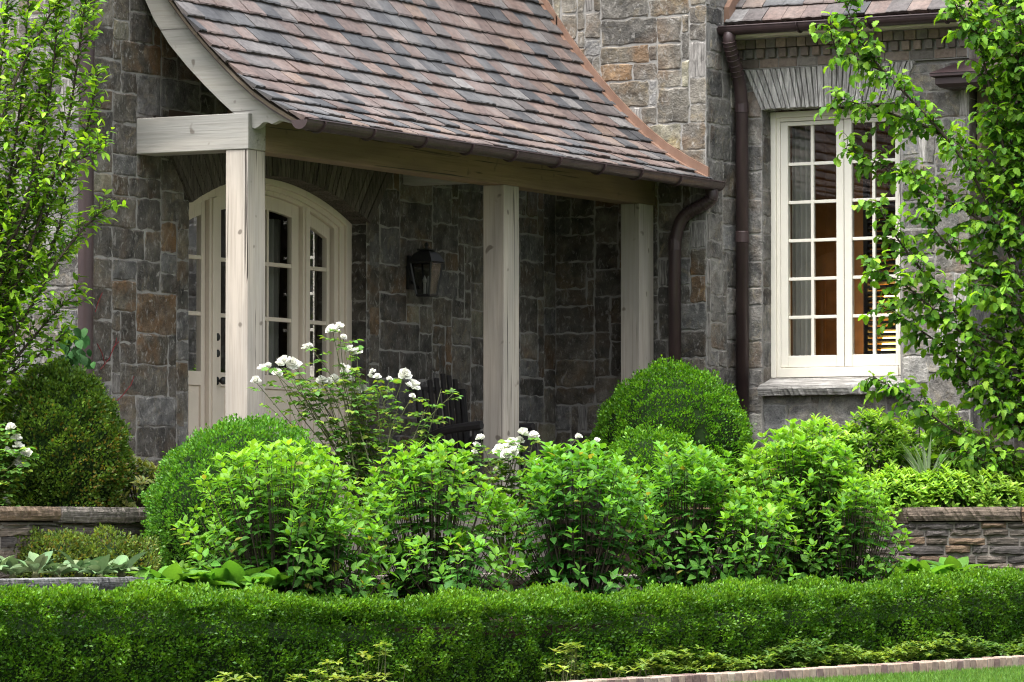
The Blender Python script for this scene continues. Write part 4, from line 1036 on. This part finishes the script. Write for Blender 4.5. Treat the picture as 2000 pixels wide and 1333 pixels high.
def rose_bush(base, tips, label, seed, canes=18, flower=1.0, leafn=1.0, cat='rose bush', pink=False):
    """tips: list of (point, size); one cane runs to each flower, others carry leaves only"""
    r = np.random.default_rng(seed); t = thing('rose_bush', base, label, cat); st = MB(); P, D, N_, S, C = [], [], [], [], []
    for i, (p, s) in enumerate(tips):
        p = np.array(p, float)
        if s > 0:
            k = bpy.data.objects.new('flower', protos[int(r.integers(4))]); COL.objects.link(k)
            d = nrm(np.array([CAM[0] - p[0], CAM[1] - p[1], 0.0])) * r.uniform(.3, .8) + np.array([0, 0, 1.0]) + r.normal(0, .35, 3)
            k.rotation_euler = Vector(d).to_track_quat('Z', 'Y').to_euler(); s *= 1.02; k.scale = (s, s, s * r.uniform(.8, 1)); k.location = Vector(p) - Vector(base); k.parent = t
        if s == 0 or r.random() < .75:
            b0 = np.array(base) + np.append(r.normal(0, .05, 2), 0); dz = p[2] - b0[2]
            m1 = b0 + (p - b0) * np.array([.22, .22, .45]) + r.normal(0, .04, 3); m2 = b0 + (p - b0) * np.array([.65, .65, .78]) + r.normal(0, .03, 3)
            path = smooth_path([b0, m1, m2, p], 7); st.tube(path, np.linspace(.0062, .0022, len(path)), 5, cap=False)
            for j in range(6, len(path) - 1):
                if r.random() >  .72 * leafn: continue
                a = r.uniform(0, 6.28); T = nrm(path[j + 1] - path[j]); dd = nrm(np.array([math.cos(a), math.sin(a), .2]) + r.normal(0, .15, 3)); ln = r.uniform(.06, .11)
                st.tube([path[j], path[j] + dd * ln], [.0016, .001], 3, cap=False)
                x = nrm(np.cross(dd, (0, 0, 1)))
                for q, (fr, sd) in enumerate(((.45, 1), (.45, -1), (.8, 1), (.8, -1), (1.0, 0))):
                    P.append(path[j] + dd * ln * fr); D.append(nrm(dd * (.5 if sd else 1) + x * sd + np.array([0, 0, -.15]) + r.normal(0, .12, 3))); N_.append(np.array([0, 0, 1.0]) + r.normal(0, .3, 3)); S.append(r.uniform(.040, .062))
                    C.append(np.array((.10, .22, .04)) if r.random() < .75 else np.array((.19, .27, .04)))
    leaves('foliage', T_OVA, P, D, N_, S, jit(np.array(C), r), M['leaf'], t); st.build('stems', M['twig'], t)
    return t
ZR_ = 31.7
fl = [(650, 648, 1.1), (663, 640, .7), (597, 681, .65), (683, 686, .9), (696, 692, .9), (668, 716, .5), (675, 724, .8), (728, 727, .5), (722, 737, .5), (737, 738, .6), (789, 734, 1.05), (806, 757, 1.1), (513, 722, .8), (500, 747, .8), (541, 731, .8), (556, 708, 1.1), (570, 712, 1.05), (580, 716, .8), (545, 712, .7), (628, 746, .9), (640, 750, .9), (652, 742, .8), (636, 757, .6), (697, 765, .9), (709, 759, .7), (692, 780, .6), (700, 795, .6), (455, 826, .8)]
tips = [(atd(x, y, ZR_ + (i * 37 % 9) * .03), s) for i, (x, y, s) in enumerate(fl + [(604, 676, .5), (617, 762, .6), (525, 716, .6), (760, 742, .5), (684, 742, .6), (572, 748, .6), (805, 775, .5), (670, 660, .6)])]
tips += [(atd(x, y, ZR_), 0) for x, y in ((885, 770), (862, 760), (840, 700 + 90), (620, 720), (560, 780), (600, 760), (780, 790), (740, 760), (660, 700), (690, 730), (520, 790), (830, 800), (760, 760), (575, 745), (650, 770), (600, 850), (700, 860), (790, 860))]
bz = atd(735, 1000, ZR_); bz[2] = -.5
rose_bush(bz, tips, 'tall open white rose bush with thorny canes leaning in front of the front door', 71)
fl2 = [(727, 938, .8), (738, 945, .5), (939, 858, .8), (930, 872, .7), (926, 884, .5), (976, 882, 1.1), (998, 872, 1.2), (990, 890, 1.0), (1004, 886, 1.1), (1021, 850, 1.0), (1043, 854, .9), (1015, 862, .7), (972, 924, 1.0), (984, 916, .9), (1050, 905, .7), (1166, 862, .5), (1129, 855, .6)]
tips = [(atd(x, y, 31.9 + (i * 29 % 7) * .03), s) for i, (x, y, s) in enumerate(fl2)] + [(atd(x, y, 31.9), 0) for x, y in ((900, 900), (950, 930), (1030, 900), (1080, 890), (880, 880))]
bz = atd(985, 1050, 31.95); bz[2] = -.5
rose_bush(bz, tips, 'lower white rose bush with clustered blooms at the foot of the second porch post', 72)
fl3 = [(22, 838, .8), (32, 858, .8), (36, 873, .8), (28, 890, .9), (52, 888, .9), (40, 905, .9), (10, 982, .8), (14, 880, .5)]
tips = [(atd(x, y, 30.35), s) for x, y, s in fl3] + [(atd(x, y, 30.4), 0) for x, y in ((-20, 830), (5, 850), (15, 920), (-10, 900), (25, 950), (0, 960), (-25, 950))]
bz = atd(-10, 1000, 30.4); bz[2] = -.06
rose_bush(bz, tips, 'small blush white rose at the left edge, beside the bronzed bush', 73, leafn=1.5)

# --- trees
def twig_leaves(r, path, P, D, N_, S, C, step, size, flatn, droop, c1, c2, start=.15, young=.5):
    L = np.r_[0, np.cumsum(np.linalg.norm(np.diff(path, axis=0), axis=1))]; tot = L[-1]; s = tot * start; k = int(r.integers(2))
    while s < tot:
        p = np.array([np.interp(s, L, path[:, i]) for i in range(3)]); q = np.array([np.interp(min(tot, s + .02), L, path[:, i]) for i in range(3)])
        T = nrm(q - p + 1e-6); side = nrm(np.cross(T, (0, 0, 1)) + 1e-6) * (1 if k % 2 else -1); k += 1
        d = nrm(side * r.uniform(.5, 1.0) + T * r.uniform(.5, 1.0) + np.array([0, 0, -droop]) + r.normal(0, .2, 3))
        P.append(p); D.append(d); N_.append(np.array([0, 0, 1.0]) + r.normal(0, flatn, 3)); S.append(r.uniform(*size))
        y = np.clip((s / tot) ** 2 * young + r.normal(0, .15), 0, 1); C.append(np.array(c1) * (1 - y) + np.array(c2) * y); s += step * r.uniform(.7, 1.3)
    p = path[-1]; P.append(p); D.append(nrm(path[-1] - path[-2] + r.normal(0, .03, 3))); N_.append(np.array([0, 0, 1.0]) + r.normal(0, .3, 3)); S.append(size[1] * .9); C.append(np.array(c2))
def tree(name, label, limbs, seed, twig, step, size, c1, c2, droop, nper, flatn=.35, tm=T_ELL, lift=.4, mat='leaf', spread=1.0, young=.6):
    """limbs: (polyline of world points, r0, r1, twig start fraction, density)"""
    r = np.random.default_rng(seed); t = thing(name, limbs[0][0][0], label, 'tree'); wood = MB(); P, D, N_, S, C = [], [], [], [], []
    for pl, r0, r1, st_, dens in limbs:
        path = smooth_path(pl, 8); wood.tube(path, np.linspace(r0, r1, len(path)), 6)
        L = np.r_[0, np.cumsum(np.linalg.norm(np.diff(path, axis=0), axis=1))]; tot = L[-1]; n = int(tot * nper * dens)
        for i in range(n):
            s = tot * (st_ + (1 - st_) * (i + r.random()) / n); p = np.array([np.interp(s, L, path[:, k]) for k in range(3)]); q = np.array([np.interp(min(tot, s + .05), L, path[:, k]) for k in range(3)])
            T = nrm(q - p + 1e-6); out = rdir(1, r)[0]; out = nrm(out - T * (out @ T)); ln = r.uniform(*twig) * (1 - .45 * s / tot)
            d = nrm(out * spread + T * .7 + np.array([0, 0, lift])); e = p + d * ln + np.array([0, 0, -droop * ln * .5]); m = p + d * ln * .5 + r.normal(0, .015, 3)
            tp = smooth_path([p, m, e], 4); wood.tube(tp, np.linspace(.0042, .0014, len(tp)), 3, cap=False)
            twig_leaves(r, tp, P, D, N_, S, C, step, size, flatn, droop, c1, c2, young=young)
        twig_leaves(r, path[len(path) * 2 // 3:], P, D, N_, S, C, step, size, flatn, droop, c1, c2, young=young)
    leaves('crown', tm, P, D, N_, S, jit(np.array(C), r), M[mat], t); wood.build('trunk', M['bark'], t)
    print(name, len(P)); return t
r = np.random.default_rng(81); Zt = 30.6
L_ = []
base = atd(-60, 960, Zt); base[2] = -.06
stems = [((-60, 700), (-20, 350), (20, -60)), ((-50, 720), (10, 400), (42, 180), (60, -80)), ((-40, 700), (40, 430), (95, 200), (120, -60)), ((-20, 700), (70, 450), (130, 250), (165, 20), (175, -60)),
         ((-30, 720), (50, 520), (110, 380), (170, 250), (190, 140)), ((-30, 760), (60, 600), (120, 500), (190, 420), (225, 405)), ((-40, 800), (40, 690), (100, 620), (150, 570)),
         ((-70, 700), (-60, 300), (-50, -60)), ((-50, 780), (0, 650), (60, 560), (110, 460), (140, 330)), ((-60, 800), (20, 730), (80, 690), (130, 650)), ((-60, 600), (0, 250), (80, 60), (150, -40)), ((-70, 820), (0, 780), (60, 750)),
         ((-50, 620), (30, 330), (100, 120), (180, 10)), ((-45, 650), (55, 400), (120, 330), (180, 300), (205, 280)), ((-60, 700), (0, 560), (40, 480), (80, 300), (90, 150)), ((-60, 750), (20, 600), (90, 520), (150, 480))]
for i, s in enumerate(stems):
    dz = r.uniform(-.45, .35); pl = [base + r.normal(0, .03, 3) * np.array([1, 1, 0])] + [atd(x, y, Zt + dz * (k + 1) / len(s)) for k, (x, y) in enumerate(s)]
    L_.append((pl, .016, .004, .22, 1.0))
tree('young_tree', 'airy young tree with upright grey stems and small bright leaves at the left edge', L_, 82, (.10, .30), .032, (.045, .078), (.078, .19, .018), (.25, .44, .03), .15, 44, .45, T_ELL, .55)
Zt = 35.2
base = atd(2030, 1040, Zt); base[2] = -.06
L_ = [([base, atd(2028, 700, Zt), atd(2045, 300, Zt), atd(2050, -80, Zt)], .05, .03, .15, 2.8)]
limb = [((2030, 640), (1930, 400), (1860, 285), (1760, 175), (1690, 95), (1640, -20)), ((2025, 700), (1900, 640), (1810, 540), (1745, 455), (1712, 395)), ((2020, 930), (1940, 880), (1860, 840), (1790, 790), (1705, 735)),
        ((2028, 560), (1970, 330), (1930, 160), (1900, 20), (1890, -60)), ((2035, 420), (1990, 200), (1960, 40), (1950, -60)), ((2030, 760), (1930, 690), (1840, 620), (1770, 560), (1700, 520)),
        ((2025, 820), (1940, 750), (1860, 690), (1790, 640), (1730, 600)), ((2030, 520), (1900, 420), (1810, 370), (1720, 320), (1650, 290)), ((2030, 470), (1940, 350), (1880, 290), (1850, 270)),
        ((2030, 880), (1960, 800), (1900, 760), (1850, 720)), ((2030, 600), (1960, 540), (1880, 500), (1820, 440), (1780, 330)), ((2030, 400), (1985, 300), (1950, 230)),
        ((2030, 350), (1990, 120), (1900, 60), (1860, 0)), ((2025, 960), (1970, 930), (1920, 900), (1880, 880)), ((2030, 680), (1980, 600), (1940, 560), (1890, 560)), ((2030, 300), (2000, 120), (1985, -40)), ((2025, 850), (1985, 700), (1960, 620), (1930, 480)), ((2030, 900), (1990, 820), (1950, 780), (1930, 700)), ((1850, 270), (1790, 240), (1700, 210), (1630, 190)), ((1730, 140), (1680, 120), (1640, 110), (1622, 60))]
for i, s in enumerate(limb):
    dz = r.uniform(-.55, .45); L_.append(([atd(x, y, Zt + dz * k / len(s)) for k, (x, y) in enumerate(s)], .016, .004, .12, 1.7 if s[-1][0] > 1850 else 1.2))
tree('hornbeam_tree', 'leafy tree with broad scalloped leaves on arching boughs at the right edge', L_, 83, (.14, .38), .036, (.046, .084), (.048, .14, .015), (.19, .37, .028), .42, 27, .5, T_LOB, .25, young=.75)  # young tips paler; twig-base leaves darkened for depth, crown shade in the colour

# --- yellow green shrubs of the right bed
def rosette_shrub(name, c, rx, h, base, label, n, seed, c1, c2, size=(.055, .085), tm=T_NAR, per=9, cat='shrub', group=None):
    r = np.random.default_rng(seed); c = np.array(c, float); t = thing(name, (c[0], c[1], base), label, cat, group); U = rdir(n * 2, r); U = U[U[:, 2] > -.25][:n]
    f = sinfield(U * rx, np.random.default_rng(seed + 5), 9, 6); H = h / 2 if False else h
    P0 = np.array([c[0], c[1], base + .12]) + U * np.array([rx, rx, H - .12]) * (1 + .08 * f + r.normal(0, .04, len(U)))[:, None]
    P, D, N_, S, C = [], [], [], [], []; st = MB()
    for p, u in zip(P0, U):
        ax = nrm(u * .7 + np.array([0, 0, .8]) + r.normal(0, .15, 3)); x = nrm(np.cross(ax, (.3, .8, .1))); y = np.cross(ax, x); tone = r.uniform(0, 1)
        for k in range(per):
            a = 2.4 * k; e = .25 + .9 * k / per; d = nrm((x * math.cos(a) + y * math.sin(a)) * math.cos(e) + ax * math.sin(e)); P.append(p - ax * .05 * (1 - k / per)); D.append(d); N_.append(ax); S.append(r.uniform(*size) * (1.1 - .4 * k / per)); yk = np.clip(.2 + .5 * tone + .45 * k / per - .2, 0, 1); C.append(np.array(c1) * (1 - yk) + np.array(c2) * yk)
        for k in range(3):
            d = nrm(rdir(1, r)[0] + u * .3); P.append(p - u * r.uniform(.05, .14)); D.append(d); N_.append(ax); S.append(r.uniform(*size)); C.append(np.array(c1) * .9)
        if r.random() < .35: st.tube([np.array([c[0], c[1], base]), (p + np.array([c[0], c[1], base])) / 2 + np.array([0, 0, .05]), p], [.006, .005, .003], 3, cap=False)
    leaves('foliage', tm, P, D, N_, S, jit(np.array(C), r, .13), M['leaf_gloss'], t); st.build('stems', M['bark'], t); return t
yg = 'yellow green shrubs in the right bed'
Y1, Y2 = (.085, .22, .018), (.36, .58, .065)
for k, (x, Z, rx, h, lab) in enumerate(((1610, 35.3, .38, .84, 'yellow green rosette shrub under the window sill, left of its neighbours'), (1705, 35.3, .38, .84, 'yellow green rosette shrub just left of the striped grass'), (1800, 35.7, .38, .86, 'yellow green rosette shrub behind the striped grass'),
                                        (1890, 35.5, .36, .72, 'yellow green rosette shrub right of the striped grass, under the lowest bough'), (1985, 35.4, .36, .55, 'darker rosette shrub at the right edge above the brown wall'), (1760, 34.75, .26, .40, 'low rosette shrub spilling to the wall cap below the striped grass'), (1840, 34.8, .26, .40, 'low rosette shrub on the brown wall cap under the tree'), (1530, 35.2, .3, .66, 'rosette shrub half hidden behind the tallest hydrangea'), (1930, 34.9, .26, .36, 'low dark rosette shrub on the wall cap near the right edge'), (1845, 36.4, .3, .90, 'taller upright rosette shrub against the stone right of the window'))):
    p = atd(x, 950, Z); d_ = .75 if x > 1870 else 1.0
    rosette_shrub('pieris_shrub', p, rx, h, -.06, lab, int(210 * rx / .36), 90 + k, tuple(np.array(Y1) * d_), tuple(np.array(Y2) * d_), group=yg)
p = atd(270, 950, 31.1); rosette_shrub('euonymus_shrub', p, .26, .40, -.06, 'small yellow edged evergreen between the bronzed bush and the clipped ball', 60, 120, (.05, .10, .02), (.24, .24, .06), (.06, .09))
# striped grass
r = np.random.default_rng(130); p = atd(1812, 960, 35.0); p[2] = .15; n = 34; a = r.uniform(0, 6.28, n); e = r.uniform(1.15, 1.52, n)
D = np.stack([np.cos(a) * np.cos(e), np.sin(a) * np.cos(e), np.sin(e)], 1); P = p + np.stack([np.cos(a), np.sin(a), a * 0], 1) * r.uniform(0, .07, n)[:, None]
tg = thing('striped_grass', p, 'clump of white striped arching grass blades among the yellow green shrubs', 'grass clump')
leaves('foliage', T_STR, P, D, np.stack([-np.cos(a), -np.sin(a), a * 0 + .3], 1), r.uniform(.30, .50, n), mixcol((.20, .30, .13), (.50, .56, .40), r.random(n)), M['leaf_matt'], tg)

# --- hostas and silvery lamb's ears, one object per plant
def clump(name, x, y, Z, tm, n, size, el, c1, c2, label, cat, seed, group, mat='leaf', rr=.05, flat_=.3):
    r = np.random.default_rng(seed); p = atd(x, y, Z); t = thing(name, p, label, cat, group); a = np.arange(n) * 2.4 + r.uniform(0, 6); e = r.uniform(*el, n); s = r.uniform(*size, n)
    D = np.stack([np.cos(a) * np.cos(e), np.sin(a) * np.cos(e), np.sin(e)], 1); P = p + np.stack([np.cos(a), np.sin(a), 0 * a], 1) * r.uniform(.2, 1, n)[:, None] * rr
    N_ = np.stack([-np.cos(a) * np.sin(e), -np.sin(a) * np.sin(e), np.cos(e)], 1) + r.normal(0, .2, (n, 3))
    leaves('foliage', tm, P, D, N_, s, jit(mixcol(c1, c2, r.random(n)), r, .12), M[mat], t)
    st = MB(); st.lathe([(.02, -.06), (.03, -.02), (.012, .02)], p, 8); st.build('crown_base', M['twig'], t); return t
gl = 'silvery felted plants on the lower terrace'
for k, x in enumerate((-70, -20, 25, 70, 112, 155, 196, 236)):
    clump('lambs_ear', x, 1124 - (k % 2) * 6, 28.6 + (k % 3) * .1, T_LAM, 15, (.10, .19), (.25, 1.25), (.095, .165, .07), (.19, .27, .13), 'silvery felted rosette in the row above the lowest grey kerb wall', 'plant', 140 + k, gl, 'leaf_matt')
gh = 'broad leaved hostas near the hedge'
for k, (x, y, Z, s, lab) in enumerate(((262, 1150, 28.6, .20, 'hosta at the end of the silvery row'), (330, 1150, 28.8, .26, 'largest bright hosta left of the leafy shrubs'), (395, 1152, 28.9, .24, 'hosta in front of the clipped ball'), (455, 1150, 29.0, .26, 'shaded hosta under the leftmost hydrangea, left one'), (520, 1152, 29.1, .26, 'shaded hosta under the leftmost hydrangea, right one'), (1745, 1136, 33.6, .22, 'hosta at the foot of the brown wall beside the rightmost hydrangea'), (1800, 1132, 33.8, .22, 'hosta in the middle of the group below the brown wall'), (1865, 1126, 34.0, .24, 'hosta at the foot of the brown wall farthest right'))):
    clump('hosta', x, y, Z, T_HOS, 16, (s * .7, s * 1.1), (.25, 1.2), (.06, .165, .025), (.12, .27, .04), lab, 'hosta', 160 + k, gh, rr=.06)
# low hedge plants at the foot of the left wall
gb = 'low box plants at the foot of the left wall'
for k, x in enumerate((-40, 10, 62, 114, 166, 214, 258)):
    p = atd(x, 1090, 29.45 + k * .06); c_ = (p[0], p[1], -.45)
    clipped('box_plant', c_, .17, .26 + .03 * (k % 2), -.52, 'small loose yellowish box plant in a row against the left garden wall', 2600, (.06, .11, .02), (.20, .26, .05), 180 + k, (.018, .03), .15, .03)['group'] = gb
# pachysandra
def pachy(name, x, y, Z, n, label, seed, group, hh=.12):
    r = np.random.default_rng(seed); p = atd(x, y, Z); p[2] = float(lawn_z(p[0], p[1])) + .09; t = thing(name, p, label, 'ground cover plant', group); P, D, N_, S, C = [], [], [], [], []; st = MB()
    for i in range(n):
        q = p + np.append(r.normal(0, .07, 2), 0); h = r.uniform(.06, 1.0) * hh; top = q + np.append(r.normal(0, .02, 2), h + .03); st.tube([p - np.array([0, 0, .02]), q, top], [.004, .003, .002], 3, cap=False); tone = r.uniform(0, 1)
        for k in range(8):
            a = 2.4 * k + i; e = r.uniform(-.1, .8); D.append(np.array([math.cos(a) * math.cos(e), math.sin(a) * math.cos(e), math.sin(e)])); P.append(top); N_.append(np.array([0, 0, 1.0])); S.append(r.uniform(.045, .072)); C.append(np.array((.075, .14, .03)) * (1 - tone) + np.array((.25, .32, .075)) * tone)
    leaves('foliage', T_NAR, P, D, N_, S, jit(np.array(C), r), M['leaf'], t); st.build('stems', M['twig'], t); return t
gp = 'pale ground cover clumps at the hedge foot'
def hz(x): return float(np.interp(x, [h[0] for h in HP], [h[2] for h in HP]))
for k, (x, n, lab, hh) in enumerate(((45, 5, 'pale leafy sprig at the foot of the hedge at the far left', .06), (345, 8, 'pale sprig at the hedge foot below the hostas', .08), (440, 9, 'pale sprig at the hedge foot below the shaded hostas', .12), (605, 8, 'pale sprig left of the tallest one at the hedge foot', .12), (645, 8, 'leafy sprig leaning beside the tallest one at the hedge foot', .16), (735, 9, 'tallest pale sprig at the hedge foot left of centre', .24), (1110, 14, 'wide pale clump at the hedge foot right of centre', .18), (1200, 5, 'tiny pale sprig just left of where the bricks appear', .05), (1255, 6, 'small pale sprig just above the first visible bricks', .06))):
    pachy('pachysandra', x, 1320, hz(x) - .60, int(n * 1.7), lab, 200 + k, gp, hh * 1.15)
r = np.random.default_rng(220); P, D, N_, S, C = [], [], [], [], []
for i in range(800):
    s = r.uniform(.15, 5.2); q = bA[:2] + bd * s - nb * r.uniform(.2, .5); z = bA[2] + bslope * s; h = r.uniform(.0, .17) * (.75 + .35 * math.sin(s * 4.7)); top = np.array([*q, z + h]); tone = np.clip(r.normal(.35 + .3 * math.sin(s * 3.1), .25), 0, 1)
    for k in range(8):
        a = 2.4 * k + i; e = r.uniform(-.2, .8); D.append(np.array([math.cos(a) * math.cos(e), math.sin(a) * math.cos(e), math.sin(e)])); P.append(top); N_.append(np.array([0, 0, 1.0])); S.append(r.uniform(.035, .06)); C.append(np.array((.06, .13, .028)) * (1 - tone) + np.array((.20, .29, .055)) * tone)
tag(leaves('ground_cover', T_NAR, P, D, N_, S, jit(np.array(C), r), M['leaf']), 'band of pale and green ground cover between the hedge and the brick edging', 'ground cover', None, 'stuff')
# grass blades
r = np.random.default_rng(230); n = 60000; s = r.uniform(-1.5, 5.2, n); o = .004 + r.uniform(0, 1, n) ** 1.3 * 2.2
x = bA[0] + bd[0] * s + nb[0] * o; y = bA[1] + bd[1] * s + nb[1] * o; P = np.stack([x, y, lawn_z(x, y)], 1)
D = np.array([0, 0, 1.0]) + r.normal(0, .35, (n, 3)); 
tag(leaves('grass', tmpl(.09, 2, .1, .3), P, D, rdir(n, r), r.uniform(.03, .06, n), jit(mixcol((.055, .14, .02), (.14, .26, .05), r.random(n)), r), M['leaf']), 'short mown green lawn grass in front of the brick edging', 'grass', None, 'stuff')

# --- creeper on the wall and dark ivy by the downspout
cv = thing('creeper_vine', (0.02, -.3, .3), 'thin red creeper stems climbing the stone left of the front door', 'vine')
mb = MB(); r = np.random.default_rng(240)
def vine(pts): mb.tube([onv(x, y, .022) for x, y in pts], .0035, 5)
vine([(196, 722), (214, 700), (222, 678), (232, 668)]); vine([(205, 712), (199, 690), (190, 672)]); vine([(222, 790), (240, 772), (256, 752), (262, 735)]); vine([(186, 610), (192, 590), (200, 572)]); vine([(218, 690), (226, 672), (228, 660)])
mb.build('stems', M['red'], cv)
P, D, N_, S, C = [], [], [], [], []
for i in range(14):
    x, y = [(197, 590), (225, 670), (204, 715), (250, 760)][i % 4]; P.append(onv(x + r.normal(0, 5), y + r.normal(0, 9), .025)); D.append(rdir(1, r)[0]); N_.append(np.array([1.0, 0, 0])); S.append(.013); C.append(np.array((.11, .025, .02)))
leaves('young_leaves', T_OVA, P, D, N_, S, C, M['leaf'], cv)
iv = atd(150, 700, 31.9); iv_t = thing('ivy_plant', iv, 'dark green ivy leaves beside the left downspout', 'ivy'); n = 60
P = np.array([atd(145 + r.normal(0, 14), 680 + r.normal(0, 22), 31.9 + r.uniform(-.1, .1)) for i in range(n)])
leaves('foliage', T_OVA, P, rdir(n, r) * .6 + np.array([0, 0, -.7]), np.array([.4, -.8, .5]) + r.normal(0, .3, (n, 3)), r.uniform(.06, .10, n), jit(np.tile((.03, .095, .022), (n, 1)), r), M['leaf_matt'], iv_t)
mb = MB(); mb.tube([atd(140, 900, 31.95), atd(150, 760, 31.95), atd(148, 660, 31.9)], .007, 5); mb.build('stems', M['bark'], iv_t)
